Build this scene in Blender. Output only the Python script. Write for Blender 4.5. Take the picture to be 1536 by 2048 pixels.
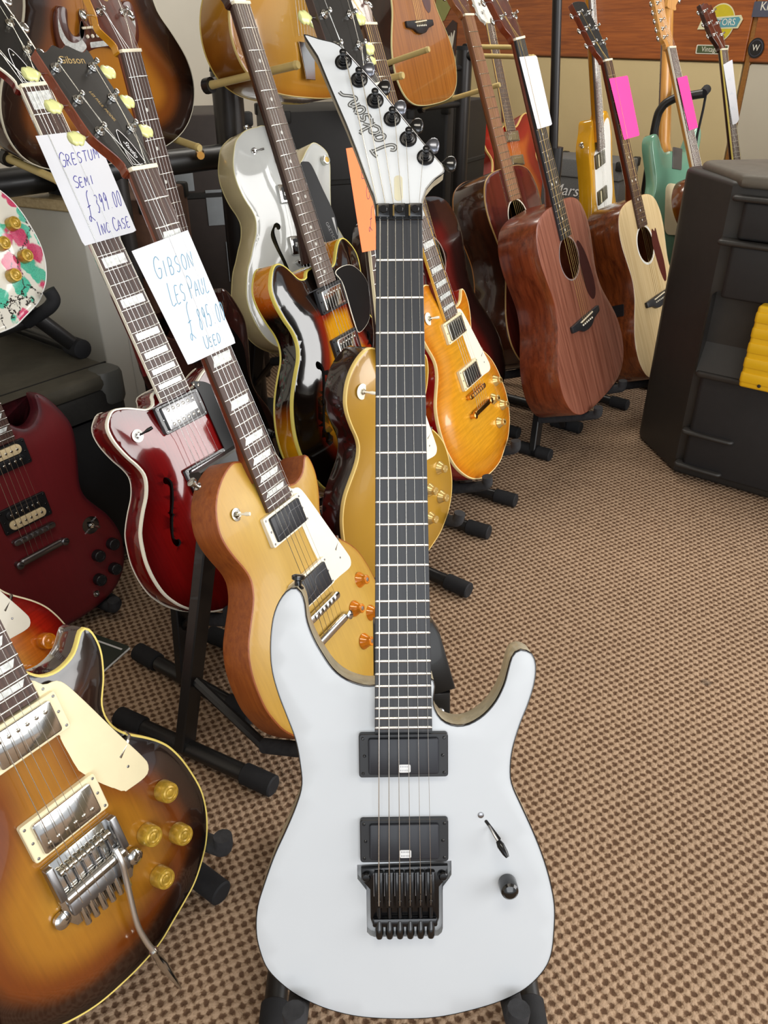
import bpy, bmesh, math, random
import numpy as np
from mathutils import Vector, Matrix
from mathutils.geometry import delaunay_2d_cdt

for _o in list(bpy.data.objects):
    bpy.data.objects.remove(_o)
SC = bpy.context.scene
COL = SC.collection
R = math.radians
random.seed(4)

# ------------------------------------------------------------------ camera
cam_d = bpy.data.cameras.new('camera')
cam_d.sensor_fit = 'VERTICAL'
cam_d.sensor_height = 24.0
cam_d.lens = 24.0 * 1600.0 / 2048.0
cam_d.clip_start = 0.02
cam = bpy.data.objects.new('camera', cam_d)
cam.location = (0, 0, 1.0)
cam.rotation_euler = (R(90 - 31), 0, 0)
COL.objects.link(cam)
SC.camera = cam

# ------------------------------------------------------------------ world and lights
W = bpy.data.worlds.new('world')
SC.world = W
W.use_nodes = True
bg = W.node_tree.nodes['Background']
bg.inputs[0].default_value = (0.93, 0.96, 1.0, 1)
bg.inputs[1].default_value = 0.75


def area_light(name, loc, target, sx, sy, power, col):
    d = bpy.data.lights.new(name, 'AREA')
    d.shape = 'RECTANGLE'
    d.size, d.size_y = sx, sy
    d.energy = power
    d.color = col
    o = bpy.data.objects.new(name, d)
    o.location = loc
    o.rotation_euler = (Vector(target) - Vector(loc)).to_track_quat('-Z', 'Y').to_euler()
    COL.objects.link(o)
    return o


# the shop front: daylight through a big window to the right and a smaller pane behind the photographer
area_light('shop_window_light', (3.1, 0.65, 1.5), (0.0, 1.5, 0.45), 3.4, 1.9, 126, (1.0, 0.985, 0.96))
area_light('door_pane_light', (0.5, -2.5, 1.5), (0.3, 1.8, 0.5), 2.6, 1.8, 54, (0.92, 0.96, 1.0))
# added overhead fill that brightens the counter; no lamp is known there
area_light('counter_fill_light', (0.7, 3.1, 2.5), (0.7, 3.15, 0.0), 2.2, .5, 46, (1.0, 0.95, 0.86))
area_light('headstock_fill_light', (0.1, 0.1, 2.5), (0.1, 0.15, 0.0), 1.2, .4, 16, (1.0, 0.93, 0.80))  # second added fill overhead, lifts the white headstock

vs = SC.view_settings
vs.view_transform = 'Standard'
vs.look = 'None'
vs.gamma = 1.0
vs.use_curve_mapping = False
vs.exposure = 0.0


# ------------------------------------------------------------------ materials
def lin(c):
    def f(v):
        v = v / 255.0
        return v / 12.92 if v <= 0.04045 else ((v + 0.055) / 1.055) ** 2.4
    return (f(c[0]), f(c[1]), f(c[2]), 1.0)


MATS = {}


class NT:
    """small helper around a material's node tree"""
    def __init__(s, name):
        s.m = bpy.data.materials.new(name)
        s.m.use_nodes = True
        s.t = s.m.node_tree
        s.b = s.t.nodes['Principled BSDF']
        MATS[name] = s.m

    def n(s, typ, **kw):
        x = s.t.nodes.new(typ)
        for k, v in kw.items():
            setattr(x, k, v)
        return x

    def l(s, a, b):
        s.t.links.new(a, b)

    def ramp(s, fac, stops, interp='LINEAR'):
        r = s.n('ShaderNodeValToRGB')
        r.color_ramp.interpolation = interp
        e = r.color_ramp.elements
        while len(e) < len(stops):
            e.new(0.5)
        for i, (p, c) in enumerate(stops):
            e[i].position = p
            e[i].color = c
        s.l(fac, r.inputs[0])
        return r.outputs[0]

    def coord(s, scale=(1, 1, 1), rot=(0, 0, 0), kind='Object'):
        tc = s.n('ShaderNodeTexCoord')
        mp = s.n('ShaderNodeMapping')
        mp.inputs['Scale'].default_value = scale
        mp.inputs['Rotation'].default_value = rot
        s.l(tc.outputs[kind], mp.inputs['Vector'])
        return mp.outputs[0]

    def noise(s, vec, scale, detail=3, rough=0.55, dist=0.0):
        x = s.n('ShaderNodeTexNoise')
        x.inputs['Scale'].default_value = scale
        x.inputs['Detail'].default_value = detail
        x.inputs['Roughness'].default_value = rough
        x.inputs['Distortion'].default_value = dist
        if vec is not None:
            s.l(vec, x.inputs['Vector'])
        return x.outputs['Fac']

    def math(s, op, a, b=None):
        x = s.n('ShaderNodeMath', operation=op)
        for i, v in enumerate((a, b)):
            if v is None:
                continue
            if isinstance(v, (int, float)):
                x.inputs[i].default_value = v
            else:
                s.l(v, x.inputs[i])
        return x.outputs[0]

    def mix(s, fac, a, b, blend='MIX'):
        x = s.n('ShaderNodeMix', data_type='RGBA', blend_type=blend)
        for sock, v in ((x.inputs[0], fac), (x.inputs[6], a), (x.inputs[7], b)):
            if isinstance(v, (int, float, tuple)):
                sock.default_value = v
            else:
                s.l(v, sock)
        return x.outputs[2]

    def bump(s, h, strength, dist=0.001):
        x = s.n('ShaderNodeBump')
        x.inputs['Strength'].default_value = strength
        x.inputs['Distance'].default_value = dist
        s.l(h, x.inputs['Height'])
        s.l(x.outputs[0], s.b.inputs['Normal'])

    def props(s, rough=.5, metal=0, coat=0, spec=.5):
        s.b.inputs['Roughness'].default_value = rough
        s.b.inputs['Metallic'].default_value = metal
        s.b.inputs['Coat Weight'].default_value = coat
        s.b.inputs['Coat Roughness'].default_value = 0.04
        s.b.inputs['Specular IOR Level'].default_value = spec
        return s


def plain(name, c, rough=.5, metal=0, coat=0, var=.06, scale=30, spec=.5, bump=0):
    """one colour with slight mottling"""
    k = NT(name).props(rough, metal, coat, spec)
    v = k.coord()
    f = k.noise(v, scale, 4)
    a = lin(c)
    lo = tuple(x * (1 - var) for x in a[:3]) + (1,)
    hi = tuple(min(1, x * (1 + var)) for x in a[:3]) + (1,)
    k.l(k.ramp(f, [(0.3, lo), (0.7, hi)]), k.b.inputs['Base Color'])
    if bump:
        k.bump(k.noise(v, scale * 12, 2), bump, .0006)
    return k.m


def wood(name, c1, c2, rough=.35, coat=.3, along=1, across=22, scale=6, bands=3.0, spec=.5):
    """straight grain running along the local Y of the guitar"""
    k = NT(name).props(rough, 0, coat, spec)
    v = k.coord((across, along, across))
    f1 = k.noise(v, scale, 5, .6, .4)
    v2 = k.coord((across * 6, along * 2, across * 6))
    f2 = k.noise(v2, scale, 3)
    f = k.math('ADD', k.math('MULTIPLY', f1, .75), k.math('MULTIPLY', f2, .25))
    k.l(k.ramp(f, [(.34, lin(c1)), (.64, lin(c2))]), k.b.inputs['Base Color'])
    return k.m


def burst(name, stops, rough=.2, coat=.8, grain=.12, figure=0.0):
    """sprayed burst: colour follows the distance (mm) from the rim stored on the mesh"""
    k = NT(name).props(rough, 0, coat)
    at = k.n('ShaderNodeAttribute', attribute_name='ed')
    v = k.coord((3, 3, 3))
    w = k.math('MULTIPLY', k.math('SUBTRACT', k.noise(v, 3.0, 2), .5), 10.0)
    d = k.math('DIVIDE', k.math('ADD', at.outputs['Fac'], w), 130.0)
    c = k.ramp(d, [(p / 130.0, lin(q)) for p, q in stops], 'EASE')
    vg = k.coord((60, 3, 60))
    g = k.ramp(k.noise(vg, 5, 4), [(.3, (1 - grain,) * 3 + (1,)), (.7, (1, 1, 1, 1))])
    c = k.mix(1.0, c, g, 'MULTIPLY')
    if figure:
        vf = k.coord((6, 70, 6), (0, 0, .25))
        gf = k.ramp(k.noise(vf, 3, 3), [(.35, (1 - figure,) * 3 + (1,)), (.65, (1, 1, 1, 1))])
        c = k.mix(1.0, c, gf, 'MULTIPLY')
    k.l(c, k.b.inputs['Base Color'])
    return k.m


def side_bands(name, stops, lo, hi, rough=.2, coat=.8):
    """body rim finish that changes along the length of the body (local Y, metres)"""
    k = NT(name).props(rough, 0, coat)
    tc = k.n('ShaderNodeTexCoord')
    sp = k.n('ShaderNodeSeparateXYZ')
    k.l(tc.outputs['Object'], sp.inputs[0])
    mr = k.n('ShaderNodeMapRange')
    mr.inputs['From Min'].default_value = lo
    mr.inputs['From Max'].default_value = hi
    k.l(sp.outputs['Y'], mr.inputs['Value'])
    k.l(k.ramp(mr.outputs[0], [(p, lin(c)) for p, c in stops]), k.b.inputs['Base Color'])
    return k.m


# hardware and plastics
chrome = plain('chrome', (205, 205, 203), .12, 1, 0, .03)
nickel = plain('nickel', (190, 185, 172), .2, 1, 0, .04)
satin_steel = plain('satin_steel', (150, 150, 152), .32, 1, 0, .05)
gold_metal = plain('gold_metal', (214, 160, 84), .2, 1, 0, .05)
fret_metal = plain('fret_wire', (205, 203, 198), .22, 1, 0, .02)
string_metal = plain('string_steel', (214, 212, 205), .25, 1, 0, .02)
string_bronze = plain('string_bronze', (205, 175, 110), .28, 1, 0, .02)
black_metal = plain('black_metal', (16, 16, 18), .24, .4, .3, .1)
black_gloss = plain('black_gloss_plastic', (12, 12, 13), .16, 0, .4, .1)
guard_black = plain('black_guard', (10, 10, 11), .32, 0, 0, .1, 30, .3)
black_satin = plain('black_satin_plastic', (20, 21, 24), .42, 0, 0, .1)
pickup_black = plain('pickup_black', (27, 29, 36), .45, 0, 0, .08)
rubber = plain('black_rubber', (30, 30, 32), .75, 0, 0, .15, 60, .3, .3)
foam = plain('grey_foam', (52, 52, 54), .9, 0, 0, .2, 90, .2, .5)
stand_paint = plain('black_stand_paint', (22, 21, 21), .42, 0, .1, .1)
cream_plastic = plain('cream_plastic', (232, 220, 182), .35, 0, .2, .03)
ivory_plastic = plain('ivory_plastic', (238, 232, 214), .35, 0, .2, .03)
white_plastic = plain('white_plastic', (236, 236, 230), .35, 0, .2, .02)
zebra_cream = plain('bobbin_cream', (224, 202, 160), .45, 0, 0, .05)
bone = plain('bone_nut', (232, 222, 196), .4, 0, .1, .05)
peg_cream = plain('peg_cream', (190, 168, 108), .5, 0, .1, .06)
tulip_green = plain('aged_tulip_button', (205, 208, 140), .3, 0, .4, .06)
knob_gold = plain('clear_gold_knob', (186, 150, 52), .34, .35, .3, .3, 160)
knob_amber = plain('amber_knob', (205, 120, 20), .16, .1, .7, .25, 90)
knob_pale = plain('champagne_knob', (206, 176, 110), .25, .55, .4, .15, 90)
pearl = plain('pearl_inlay', (205, 208, 205), .22, 0, .6, .28, 160)
dot_pearl = plain('dot_inlay', (205, 205, 198), .3, 0, .3, .08, 160)
ebony = wood('ebony_board', (26, 26, 29), (40, 41, 45), .42, 0, 1.5, 40)
rosewood = wood('rosewood_board', (44, 27, 22), (84, 58, 48), .45, 0, 1.2, 40)
rosewood_grey = wood('worn_rosewood_board', (74, 60, 54), (112, 96, 86), .5, 0, 1.2, 40)
pale_board = wood('pale_board', (112, 72, 48), (150, 106, 78), .5, 0, 1.2, 40)
mahogany_neck = wood('mahogany_neck', (86, 34, 16), (128, 56, 28), .3, .4)
dark_neck = wood('dark_brown_neck', (36, 18, 14), (58, 30, 22), .3, .4)
red_neck = wood('red_neck', (72, 8, 10), (112, 14, 14), .22, .7)
maple_neck = wood('maple_neck', (168, 112, 46), (205, 150, 74), .3, .5)
white_neck = plain('white_neck', (226, 224, 214), .3, 0, .3, .02)
hs_black = plain('headstock_black', (22, 21, 20), .25, 0, .5, .1)
hs_brown = wood('headstock_brown', (60, 26, 18), (92, 44, 30), .3, .5)
cavity_dark = plain('cavity_dark', (14, 11, 9), .85, 0, 0, .2)
cavity_brown = plain('cavity_brown', (52, 34, 20), .8, 0, 0, .2)
paper_white = plain('white_card', (212, 214, 220), .75, 0, 0, .02, 12)
paper_orange = plain('orange_card', (255, 132, 78), .75, 0, 0, .02, 12)
paper_pink = plain('pink_card', (255, 62, 150), .75, 0, 0, .02, 12)
ink_blue = plain('blue_ink', (42, 34, 140), .5, 0, 0, .1)
ink_teal = plain('pale_blue_ink', (98, 142, 168), .5, 0, 0, .1)
ink_dark = plain('dark_ink', (70, 42, 66), .5, 0, 0, .1)
ink_faint = plain('faint_ink', (176, 190, 205), .5, 0, 0, .1)
print_white = plain('white_print', (225, 225, 225), .5, 0, 0, .02)
print_gold = plain('gold_print', (168, 140, 84), .35, .3, 0, .1)
print_black = plain('logo_black', (34, 36, 38), .35, 0, .2, .05)


# ------------------------------------------------------------------ 2-D and mesh tools (millimetres)
def cr(P, n=8, closed=True):
    P = np.array(P, float)
    N = len(P)
    out = []
    for i in range(N if closed else N - 1):
        if closed:
            p0, p1, p2, p3 = P[i - 1], P[i], P[(i + 1) % N], P[(i + 2) % N]
        else:
            p0, p1, p2, p3 = P[max(i - 1, 0)], P[i], P[i + 1], P[min(i + 2, N - 1)]
        for k in range(n):
            t = k / n
            out.append(.5 * ((2 * p1) + (-p0 + p2) * t + (2 * p0 - 5 * p1 + 4 * p2 - p3) * t * t
                             + (-p0 + 3 * p1 - 3 * p2 + p3) * t ** 3))
    if not closed:
        out.append(P[-1])
    return np.array(out)


def resample(P, step):
    P = np.array(P, float)
    Q = np.vstack([P, P[:1]])
    d = np.r_[0, np.cumsum(np.linalg.norm(np.diff(Q, axis=0), axis=1))]
    n = max(12, int(d[-1] / step))
    t = np.linspace(0, d[-1], n, endpoint=False)
    return np.stack([np.interp(t, d, Q[:, 0]), np.interp(t, d, Q[:, 1])], 1)


def ccw(P):
    P = np.array(P, float)
    a = (P[:, 0] * np.roll(P[:, 1], -1) - np.roll(P[:, 0], -1) * P[:, 1]).sum()
    return P if a > 0 else P[::-1].copy()


def outn(P):
    e = np.roll(P, -1, 0) - P
    e /= np.linalg.norm(e, axis=1)[:, None] + 1e-9
    n1 = np.stack([e[:, 1], -e[:, 0]], 1)
    n = n1 + np.roll(n1, 1, 0)
    n /= np.linalg.norm(n, axis=1)[:, None] + 1e-9
    c = (n * n1).sum(1)
    return n / np.clip(c, .45, 1)[:, None]


def inset(P, d):
    return P - outn(P) * d


def half(h, y0=0):
    return [(x, y + y0) for x, y in h] + [(-x, y + y0) for x, y in h[::-1] if x > 0]


def rrect(cx, cy, sx, sy, r, rot=0, n=4):
    pts = []
    for qx, qy, a0 in ((1, 1, 0), (-1, 1, 90), (-1, -1, 180), (1, -1, 270)):
        for k in range(n + 1):
            a = R(a0 + 90 * k / n)
            pts.append((qx * (sx / 2 - r) + r * math.cos(a), qy * (sy / 2 - r) + r * math.sin(a)))
    c, s = math.cos(rot), math.sin(rot)
    return np.array([(cx + c * x - s * y, cy + s * x + c * y) for x, y in pts])


def circle(cx, cy, r, n=20, ry=None):
    ry = ry or r
    return np.array([(cx + r * math.cos(2 * math.pi * k / n), cy + ry * math.sin(2 * math.pi * k / n)) for k in range(n)])


def rings_mesh(rings, cap0=True, cap1=True):
    n = len(rings[0])
    V = [tuple(p) for r in rings for p in r]
    F, fm = [], []
    for i in range(len(rings) - 1):
        for j in range(n):
            k = (j + 1) % n
            F.append((i * n + j, i * n + k, (i + 1) * n + k, (i + 1) * n + j))
            fm.append(1)
    if cap0:
        F.append(tuple(range(n))[::-1])
        fm.append(1)
    if cap1:
        F.append(tuple(range((len(rings) - 1) * n, len(rings) * n)))
        fm.append(0)
    return V, F, fm


def slab(P, z0, z1, r=.8, rs=2):
    P = ccw(P)
    r = min(r, abs(z1 - z0) / 2.01)
    prof = []
    for k in range(rs + 1):
        a = math.pi / 2 * k / rs
        prof.append((r * (1 - math.sin(a)), z0 + r * (1 - math.cos(a))))
    for k in range(rs + 1):
        a = math.pi / 2 * k / rs
        prof.append((r * (1 - math.cos(a)), z1 - r + r * math.sin(a)))
    N = outn(P)
    rings = [[(x, y, z) for x, y in (P - N * d)] for d, z in prof]
    return rings_mesh(rings)


def box(cx, cy, sx, sy, z0, z1, r=.8, cr_=None, rot=0):
    return slab(rrect(cx, cy, sx, sy, cr_ if cr_ is not None else min(sx, sy) * .12, rot, 3), z0, z1, r)


def lathe(prof, cx, cy, seg=20):
    rings = [[(cx + r * math.cos(2 * math.pi * k / seg), cy + r * math.sin(2 * math.pi * k / seg), z) for k in range(seg)]
             for r, z in prof]
    return rings_mesh(rings)


def cyl(cx, cy, r, z0, z1, seg=16, b=.4):
    b = min(b, r * .4, abs(z1 - z0) * .4)
    return lathe([(r - b, z0), (r, z0 + b), (r, z1 - b), (r - b, z1)], cx, cy, seg)


def tube(path, r, seg=8):
    path = [Vector(p) for p in path]
    n = len(path)
    rr = r if isinstance(r, (list, tuple)) else [r] * n
    rings = []
    up = None
    for i in range(n):
        a = path[max(i - 1, 0)]
        b = path[min(i + 1, n - 1)]
        t = (b - a).normalized()
        if up is None:
            up = t.orthogonal().normalized()
        up = (up - t * up.dot(t))
        up = up.normalized() if up.length > 1e-6 else t.orthogonal().normalized()
        w = t.cross(up)
        rings.append([tuple(path[i] + (up * math.cos(2 * math.pi * k / seg) + w * math.sin(2 * math.pi * k / seg)) * rr[i])
                      for k in range(seg)])
    return rings_mesh(rings)


def join(*ms):
    V, F, fm = [], [], []
    for m in ms:
        o = len(V)
        V += list(m[0])
        F += [tuple(i + o for i in f) for f in m[1]]
        fm += m[2] if len(m) > 2 and m[2] else [0] * len(m[1])
    return V, F, fm


def ribbon(paths, w, z):
    """flat pen strokes"""
    V, F = [], []
    for p in paths:
        p = np.array(p, float)
        if len(p) == 1:
            p = np.vstack([p, p + (w * .3, 0)])
        t = np.gradient(p, axis=0)
        t /= np.linalg.norm(t, axis=1)[:, None] + 1e-9
        n = np.stack([-t[:, 1], t[:, 0]], 1) * w / 2
        o = len(V)
        for a, b in zip(p + n, p - n):
            V.append((a[0], a[1], z))
            V.append((b[0], b[1], z))
        for i in range(len(p) - 1):
            F.append((o + 2 * i, o + 2 * i + 1, o + 2 * i + 3, o + 2 * i + 2))
    return V, F, [0] * len(F)


def sweep_edge(P, prof):
    """closed strip following an outline; prof = [(outward, z), ...] closed section"""
    P = ccw(P)
    N = outn(P)
    m = len(prof)
    n = len(P)
    V = [(p[0] + q[0] * d, p[1] + q[1] * d, z) for d, z in prof for p, q in zip(P, N)]
    F = []
    for i in range(m):
        i2 = (i + 1) % m
        for j in range(n):
            k = (j + 1) % n
            F.append((i * n + j, i * n + k, i2 * n + k, i2 * n + j))
    return V, F, [0] * len(F)


def dist_poly(pts, P):
    A = P
    B = np.roll(P, -1, 0)
    d = B - A
    L = (d * d).sum(1) + 1e-12
    out = np.full(len(pts), 1e9)
    for i in range(0, len(pts), 400):
        q = pts[i:i + 400]
        t = np.clip(((q[:, None] - A[None]) * d[None]).sum(2) / L[None], 0, 1)
        c = A[None] + t[..., None] * d[None]
        out[i:i + 400] = np.sqrt(((q[:, None] - c) ** 2).sum(2)).min(1)
    return out


def inside(pts, P):
    x, y = pts[:, 0][:, None], pts[:, 1][:, None]
    x1, y1 = P[:, 0][None], P[:, 1][None]
    Q = np.roll(P, -1, 0)
    x2, y2 = Q[:, 0][None], Q[:, 1][None]
    c = ((y1 > y) != (y2 > y)) & (x < (x2 - x1) * (y - y1) / (y2 - y1 + 1e-12) + x1)
    return (c.sum(1) % 2) == 1


def mesh_from(name, V, F, mats, fm=None, ang=38):
    me = bpy.data.meshes.new(name)
    me.from_pydata(V, [], F)
    for m in mats:
        me.materials.append(m)
    if fm and len(mats) > 1:
        me.polygons.foreach_set('material_index', [min(i, len(mats) - 1) for i in fm])
    bm = bmesh.new()
    bm.from_mesh(me)
    bmesh.ops.recalc_face_normals(bm, faces=bm.faces)
    bm.to_mesh(me)
    bm.free()
    me.polygons.foreach_set('use_smooth', [True] * len(me.polygons))
    me.set_sharp_from_angle(angle=R(ang))
    return me


def link(name, me, parent=None):
    o = bpy.data.objects.new(name, me)
    COL.objects.link(o)
    if parent is not None:
        o.parent = parent
    return o


def tag(o, label, cat, group=None):
    o['label'] = label
    o['category'] = cat
    if group:
        o['group'] = group
    return o


def aslist(m):
    return m if isinstance(m, (list, tuple)) else [m]


def text_mesh(body, size, mat, shear=0.0, extrude=0.05):
    c = bpy.data.curves.new('lettering', 'FONT')
    c.body = body
    c.size = size
    c.shear = shear
    c.extrude = extrude
    c.align_x = 'CENTER'
    c.align_y = 'CENTER'
    c.resolution_u = 3
    o = bpy.data.objects.new('lettering', c)
    COL.objects.link(o)
    bpy.context.view_layer.update()
    me = bpy.data.meshes.new_from_object(o.evaluated_get(bpy.context.evaluated_depsgraph_get()))
    bpy.data.objects.remove(o)
    V = [tuple(v.co) for v in me.vertices]
    F = [tuple(p.vertices) for p in me.polygons]
    bpy.data.meshes.remove(me)
    return V, F, [0] * len(F)


# pen alphabet: strokes in a unit box, y up
GLY = {
    'G': [[(.9, .8), (.6, 1), (.2, .85), (.05, .45), (.25, .05), (.65, .05), (.85, .42), (.5, .45)]],
    'R': [[(.1, 0), (.15, 1), (.55, 1), (.75, .78), (.5, .52), (.12, .5)], [(.4, .5), (.85, 0)]],
    'E': [[(.8, 1), (.15, 1), (.1, 0), (.8, .02)], [(.12, .5), (.65, .52)]],
    'S': [[(.85, .9), (.5, 1), (.15, .8), (.3, .55), (.7, .42), (.75, .18), (.45, 0), (.1, .1)]],
    'T': [[(.05, 1), (.95, 1)], [(.5, 1), (.45, 0)]],
    'U': [[(.1, 1), (.1, .25), (.4, 0), (.75, .2), (.85, 1)]],
    'M': [[(.05, 0), (.15, 1), (.5, .35), (.85, 1), (.95, 0)]],
    'I': [[(.5, 1), (.5, 0)]],
    'N': [[(.1, 0), (.15, 1), (.8, 0), (.9, 1)]],
    'C': [[(.85, .85), (.5, 1), (.15, .7), (.1, .3), (.4, 0), (.85, .12)]],
    'A': [[(.05, 0), (.5, 1), (.9, 0)], [(.2, .4), (.75, .4)]],
    'B': [[(.1, 0), (.12, 1), (.55, 1), (.7, .78), (.5, .55), (.12, .52)], [(.5, .54), (.8, .3), (.55, 0), (.1, 0)]],
    'O': [[(.5, 1), (.15, .75), (.15, .25), (.5, 0), (.85, .25), (.85, .75), (.5, 1)]],
    '0': [[(.5, .9), (.2, .7), (.2, .2), (.5, 0), (.8, .2), (.8, .7), (.5, .9)]],
    'L': [[(.2, 1), (.12, 0), (.8, .05)]],
    'P': [[(.1, 0), (.15, 1), (.6, 1), (.75, .72), (.5, .48), (.12, .5)]],
    'D': [[(.1, 0), (.15, 1), (.6, .9), (.8, .5), (.55, .08), (.1, 0)]],
    'X': [[(.1, 1), (.8, 0)], [(.85, 1), (.1, 0)]],
    '3': [[(.15, .95), (.5, 1), (.75, .8), (.4, .55), (.75, .3), (.5, 0), (.1, .05)]],
    '9': [[(.75, .75), (.45, 1), (.2, .75), (.45, .5), (.75, .75), (.65, 0)]],
    '8': [[(.7, .85), (.4, 1), (.2, .8), (.7, .3), (.5, 0), (.2, .2), (.7, .85)]],
    '5': [[(.8, 1), (.25, 1), (.2, .55), (.6, .6), (.75, .3), (.5, 0), (.15, .08)]],
    '.': [[(.4, .05), (.5, .05)]],
    '#': [[(.85, 1.05), (.55, .9), (.5, .4), (.3, .02), (.12, .1), (.3, .2), (.85, .02)], [(.25, .5), (.75, .55)]],
    ' ': [],
}


def handwriting(lines, w=.5, z=0.0):
    """lines = [(text, x, y, letter width, letter height, slope)], y down the card"""
    rnd = random.Random(7)
    paths = []
    for s, x, y, lw, lh, sl in lines:
        for i, ch in enumerate(s):
            k = 1.35 if (i == 0 and ch.isalpha()) else 1.0
            for st in GLY[ch]:
                p = []
                for a, b in st:
                    gx = a * lw * .8 * k + b * lh * .22
                    gy = b * lh * k
                    p.append((x + i * lw + gx + rnd.uniform(-.2, .2), y - gy - sl * i * lw + rnd.uniform(-.2, .2)))
                paths.append(cr(p, 3, False) if len(p) > 2 else np.array(p))
    return ribbon(paths, w, z)


# ------------------------------------------------------------------ the room
def struct(name, V, F, mats, fm=None):
    o = link(name, mesh_from(name, V, F, aslist(mats), fm))
    o['kind'] = 'structure'
    return o


k = NT('woven_carpet').props(.95, 0, 0, .1)
tc = k.n('ShaderNodeTexCoord')
wn = k.n('ShaderNodeTexNoise')
wn.inputs['Scale'].default_value = 120
wn.inputs['Detail'].default_value = 2
k.l(tc.outputs['Object'], wn.inputs['Vector'])
mx = k.n('ShaderNodeMix', data_type='RGBA', blend_type='ADD')
mx.inputs[0].default_value = .0075
k.l(tc.outputs['Object'], mx.inputs[6])
k.l(wn.outputs['Color'], mx.inputs[7])
mp = k.n('ShaderNodeMapping')
mp.inputs['Rotation'].default_value = (0, 0, R(62))
per = .0122
mp.inputs['Scale'].default_value = (2 * math.pi / per,) * 3
k.l(mx.outputs[2], mp.inputs[0])
sp = k.n('ShaderNodeSeparateXYZ')
k.l(mp.outputs[0], sp.inputs[0])
cx_ = k.math('COSINE', sp.outputs['X'])
cy_ = k.math('COSINE', sp.outputs['Y'])
lat = k.math('ADD', cx_, cy_)
lat = k.math('ADD', lat, k.math('MULTIPLY', k.math('SUBTRACT', k.noise(tc.outputs['Object'], 330, 3), .5), 2.4))
lat01 = k.math('ADD', k.math('MULTIPLY', lat, .25), .5)
big = k.ramp(k.noise(tc.outputs['Object'], 2.2, 3), [(.3, (.9, .9, .9, 1)), (.7, (1.04, 1.03, 1.02, 1))])
base = k.ramp(lat01, [(.32, lin((168, 143, 119))), (.52, lin((150, 126, 103))), (.66, lin((106, 82, 63))), (.86, lin((90, 68, 52)))])
base = k.mix(1.0, base, big, 'MULTIPLY')
# one old spill on the carpet
vd = k.n('ShaderNodeVectorMath', operation='DISTANCE')
vd.inputs[1].default_value = (.577, 1.071, 0)
k.l(tc.outputs['Object'], vd.inputs[0])
sd_ = k.math('ADD', vd.outputs['Value'], k.math('MULTIPLY', k.math('SUBTRACT', k.noise(tc.outputs['Object'], 90, 3), .5), .014))
k.l(k.mix(k.ramp(sd_, [(.006, (.55, .55, .55, 1)), (.011, (0, 0, 0, 1))]), base, lin((60, 56, 52))), k.b.inputs['Base Color'])
k.bump(k.math('SUBTRACT', 1.0, lat01), .7, .0035)
m_carpet = k.m
floor = struct('floor', [(-3.2, -2.7, 0), (3.8, -2.7, 0), (3.8, 7, 0), (-3.2, 7, 0), (-3.2, -2.7, -.05), (3.8, -2.7, -.05), (3.8, 7, -.05), (-3.2, 7, -.05)],
               [(0, 1, 2, 3), (7, 6, 5, 4), (0, 4, 5, 1), (1, 5, 6, 2), (2, 6, 7, 3), (3, 7, 4, 0)], m_carpet)
m_spot = plain('carpet_stain', (72, 60, 54), .95)
m_wall = plain('grey_wall_paint', (205, 200, 186), .8, 0, 0, .04, 3)


def wall(name, a, b, h, mat, t=.08):
    a, b = Vector((a[0], a[1], 0)), Vector((b[0], b[1], 0))
    d = (b - a).normalized()
    n = Vector((-d.y, d.x, 0)) * t
    V = [a, b, b + n, a + n]
    V = [tuple(v) for v in V] + [tuple(v + Vector((0, 0, h))) for v in V]
    return struct(name, V, [(0, 1, 2, 3), (4, 5, 6, 7), (0, 1, 5, 4), (1, 2, 6, 5), (2, 3, 7, 6), (3, 0, 4, 7)], mat)


wall('wall_back', (-1.9, 2.75), (-.1, 6.0), 2.6, m_wall)
wall('wall_left', (-1.9, -1.2), (-1.9, 2.75), 2.6, m_wall)
wall('wall_right', (-.1, 6.0), (3.6, 6.7), 2.6, m_wall)
m_ceil = plain('ceiling_paint', (150, 146, 138), .9, 0, 0, .03, 3)
struct('ceiling', [(-2.0, -1.3, 2.6), (3.4, -1.3, 2.6), (3.4, 6.9, 2.6), (-2.0, 6.9, 2.6), (-2.0, -1.3, 2.66), (3.4, -1.3, 2.66), (3.4, 6.9, 2.66), (-2.0, 6.9, 2.66)],
       [(0, 1, 2, 3), (7, 6, 5, 4), (0, 4, 5, 1), (1, 5, 6, 2), (2, 6, 7, 3), (3, 7, 4, 0)], m_ceil)


# ------------------------------------------------------------------ guitar construction
FRET_ME = {}


def pose_axes(yaw, lean, roll):
    yaw, lean, roll = R(yaw), R(lean), R(roll)
    n0 = Vector((math.sin(yaw), -math.cos(yaw), 0))
    x0 = Vector((math.cos(yaw), math.sin(yaw), 0))
    up = Vector((0, 0, 1))
    y0 = -(up * math.cos(lean) - n0 * math.sin(lean))
    z0 = n0 * math.cos(lean) + up * math.sin(lean)
    c, s = math.cos(roll), math.sin(roll)
    return c * x0 + s * y0, -s * x0 + c * y0, z0


def fr(n, s):
    return s * (1 - 2 ** (-n / 12))


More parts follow.
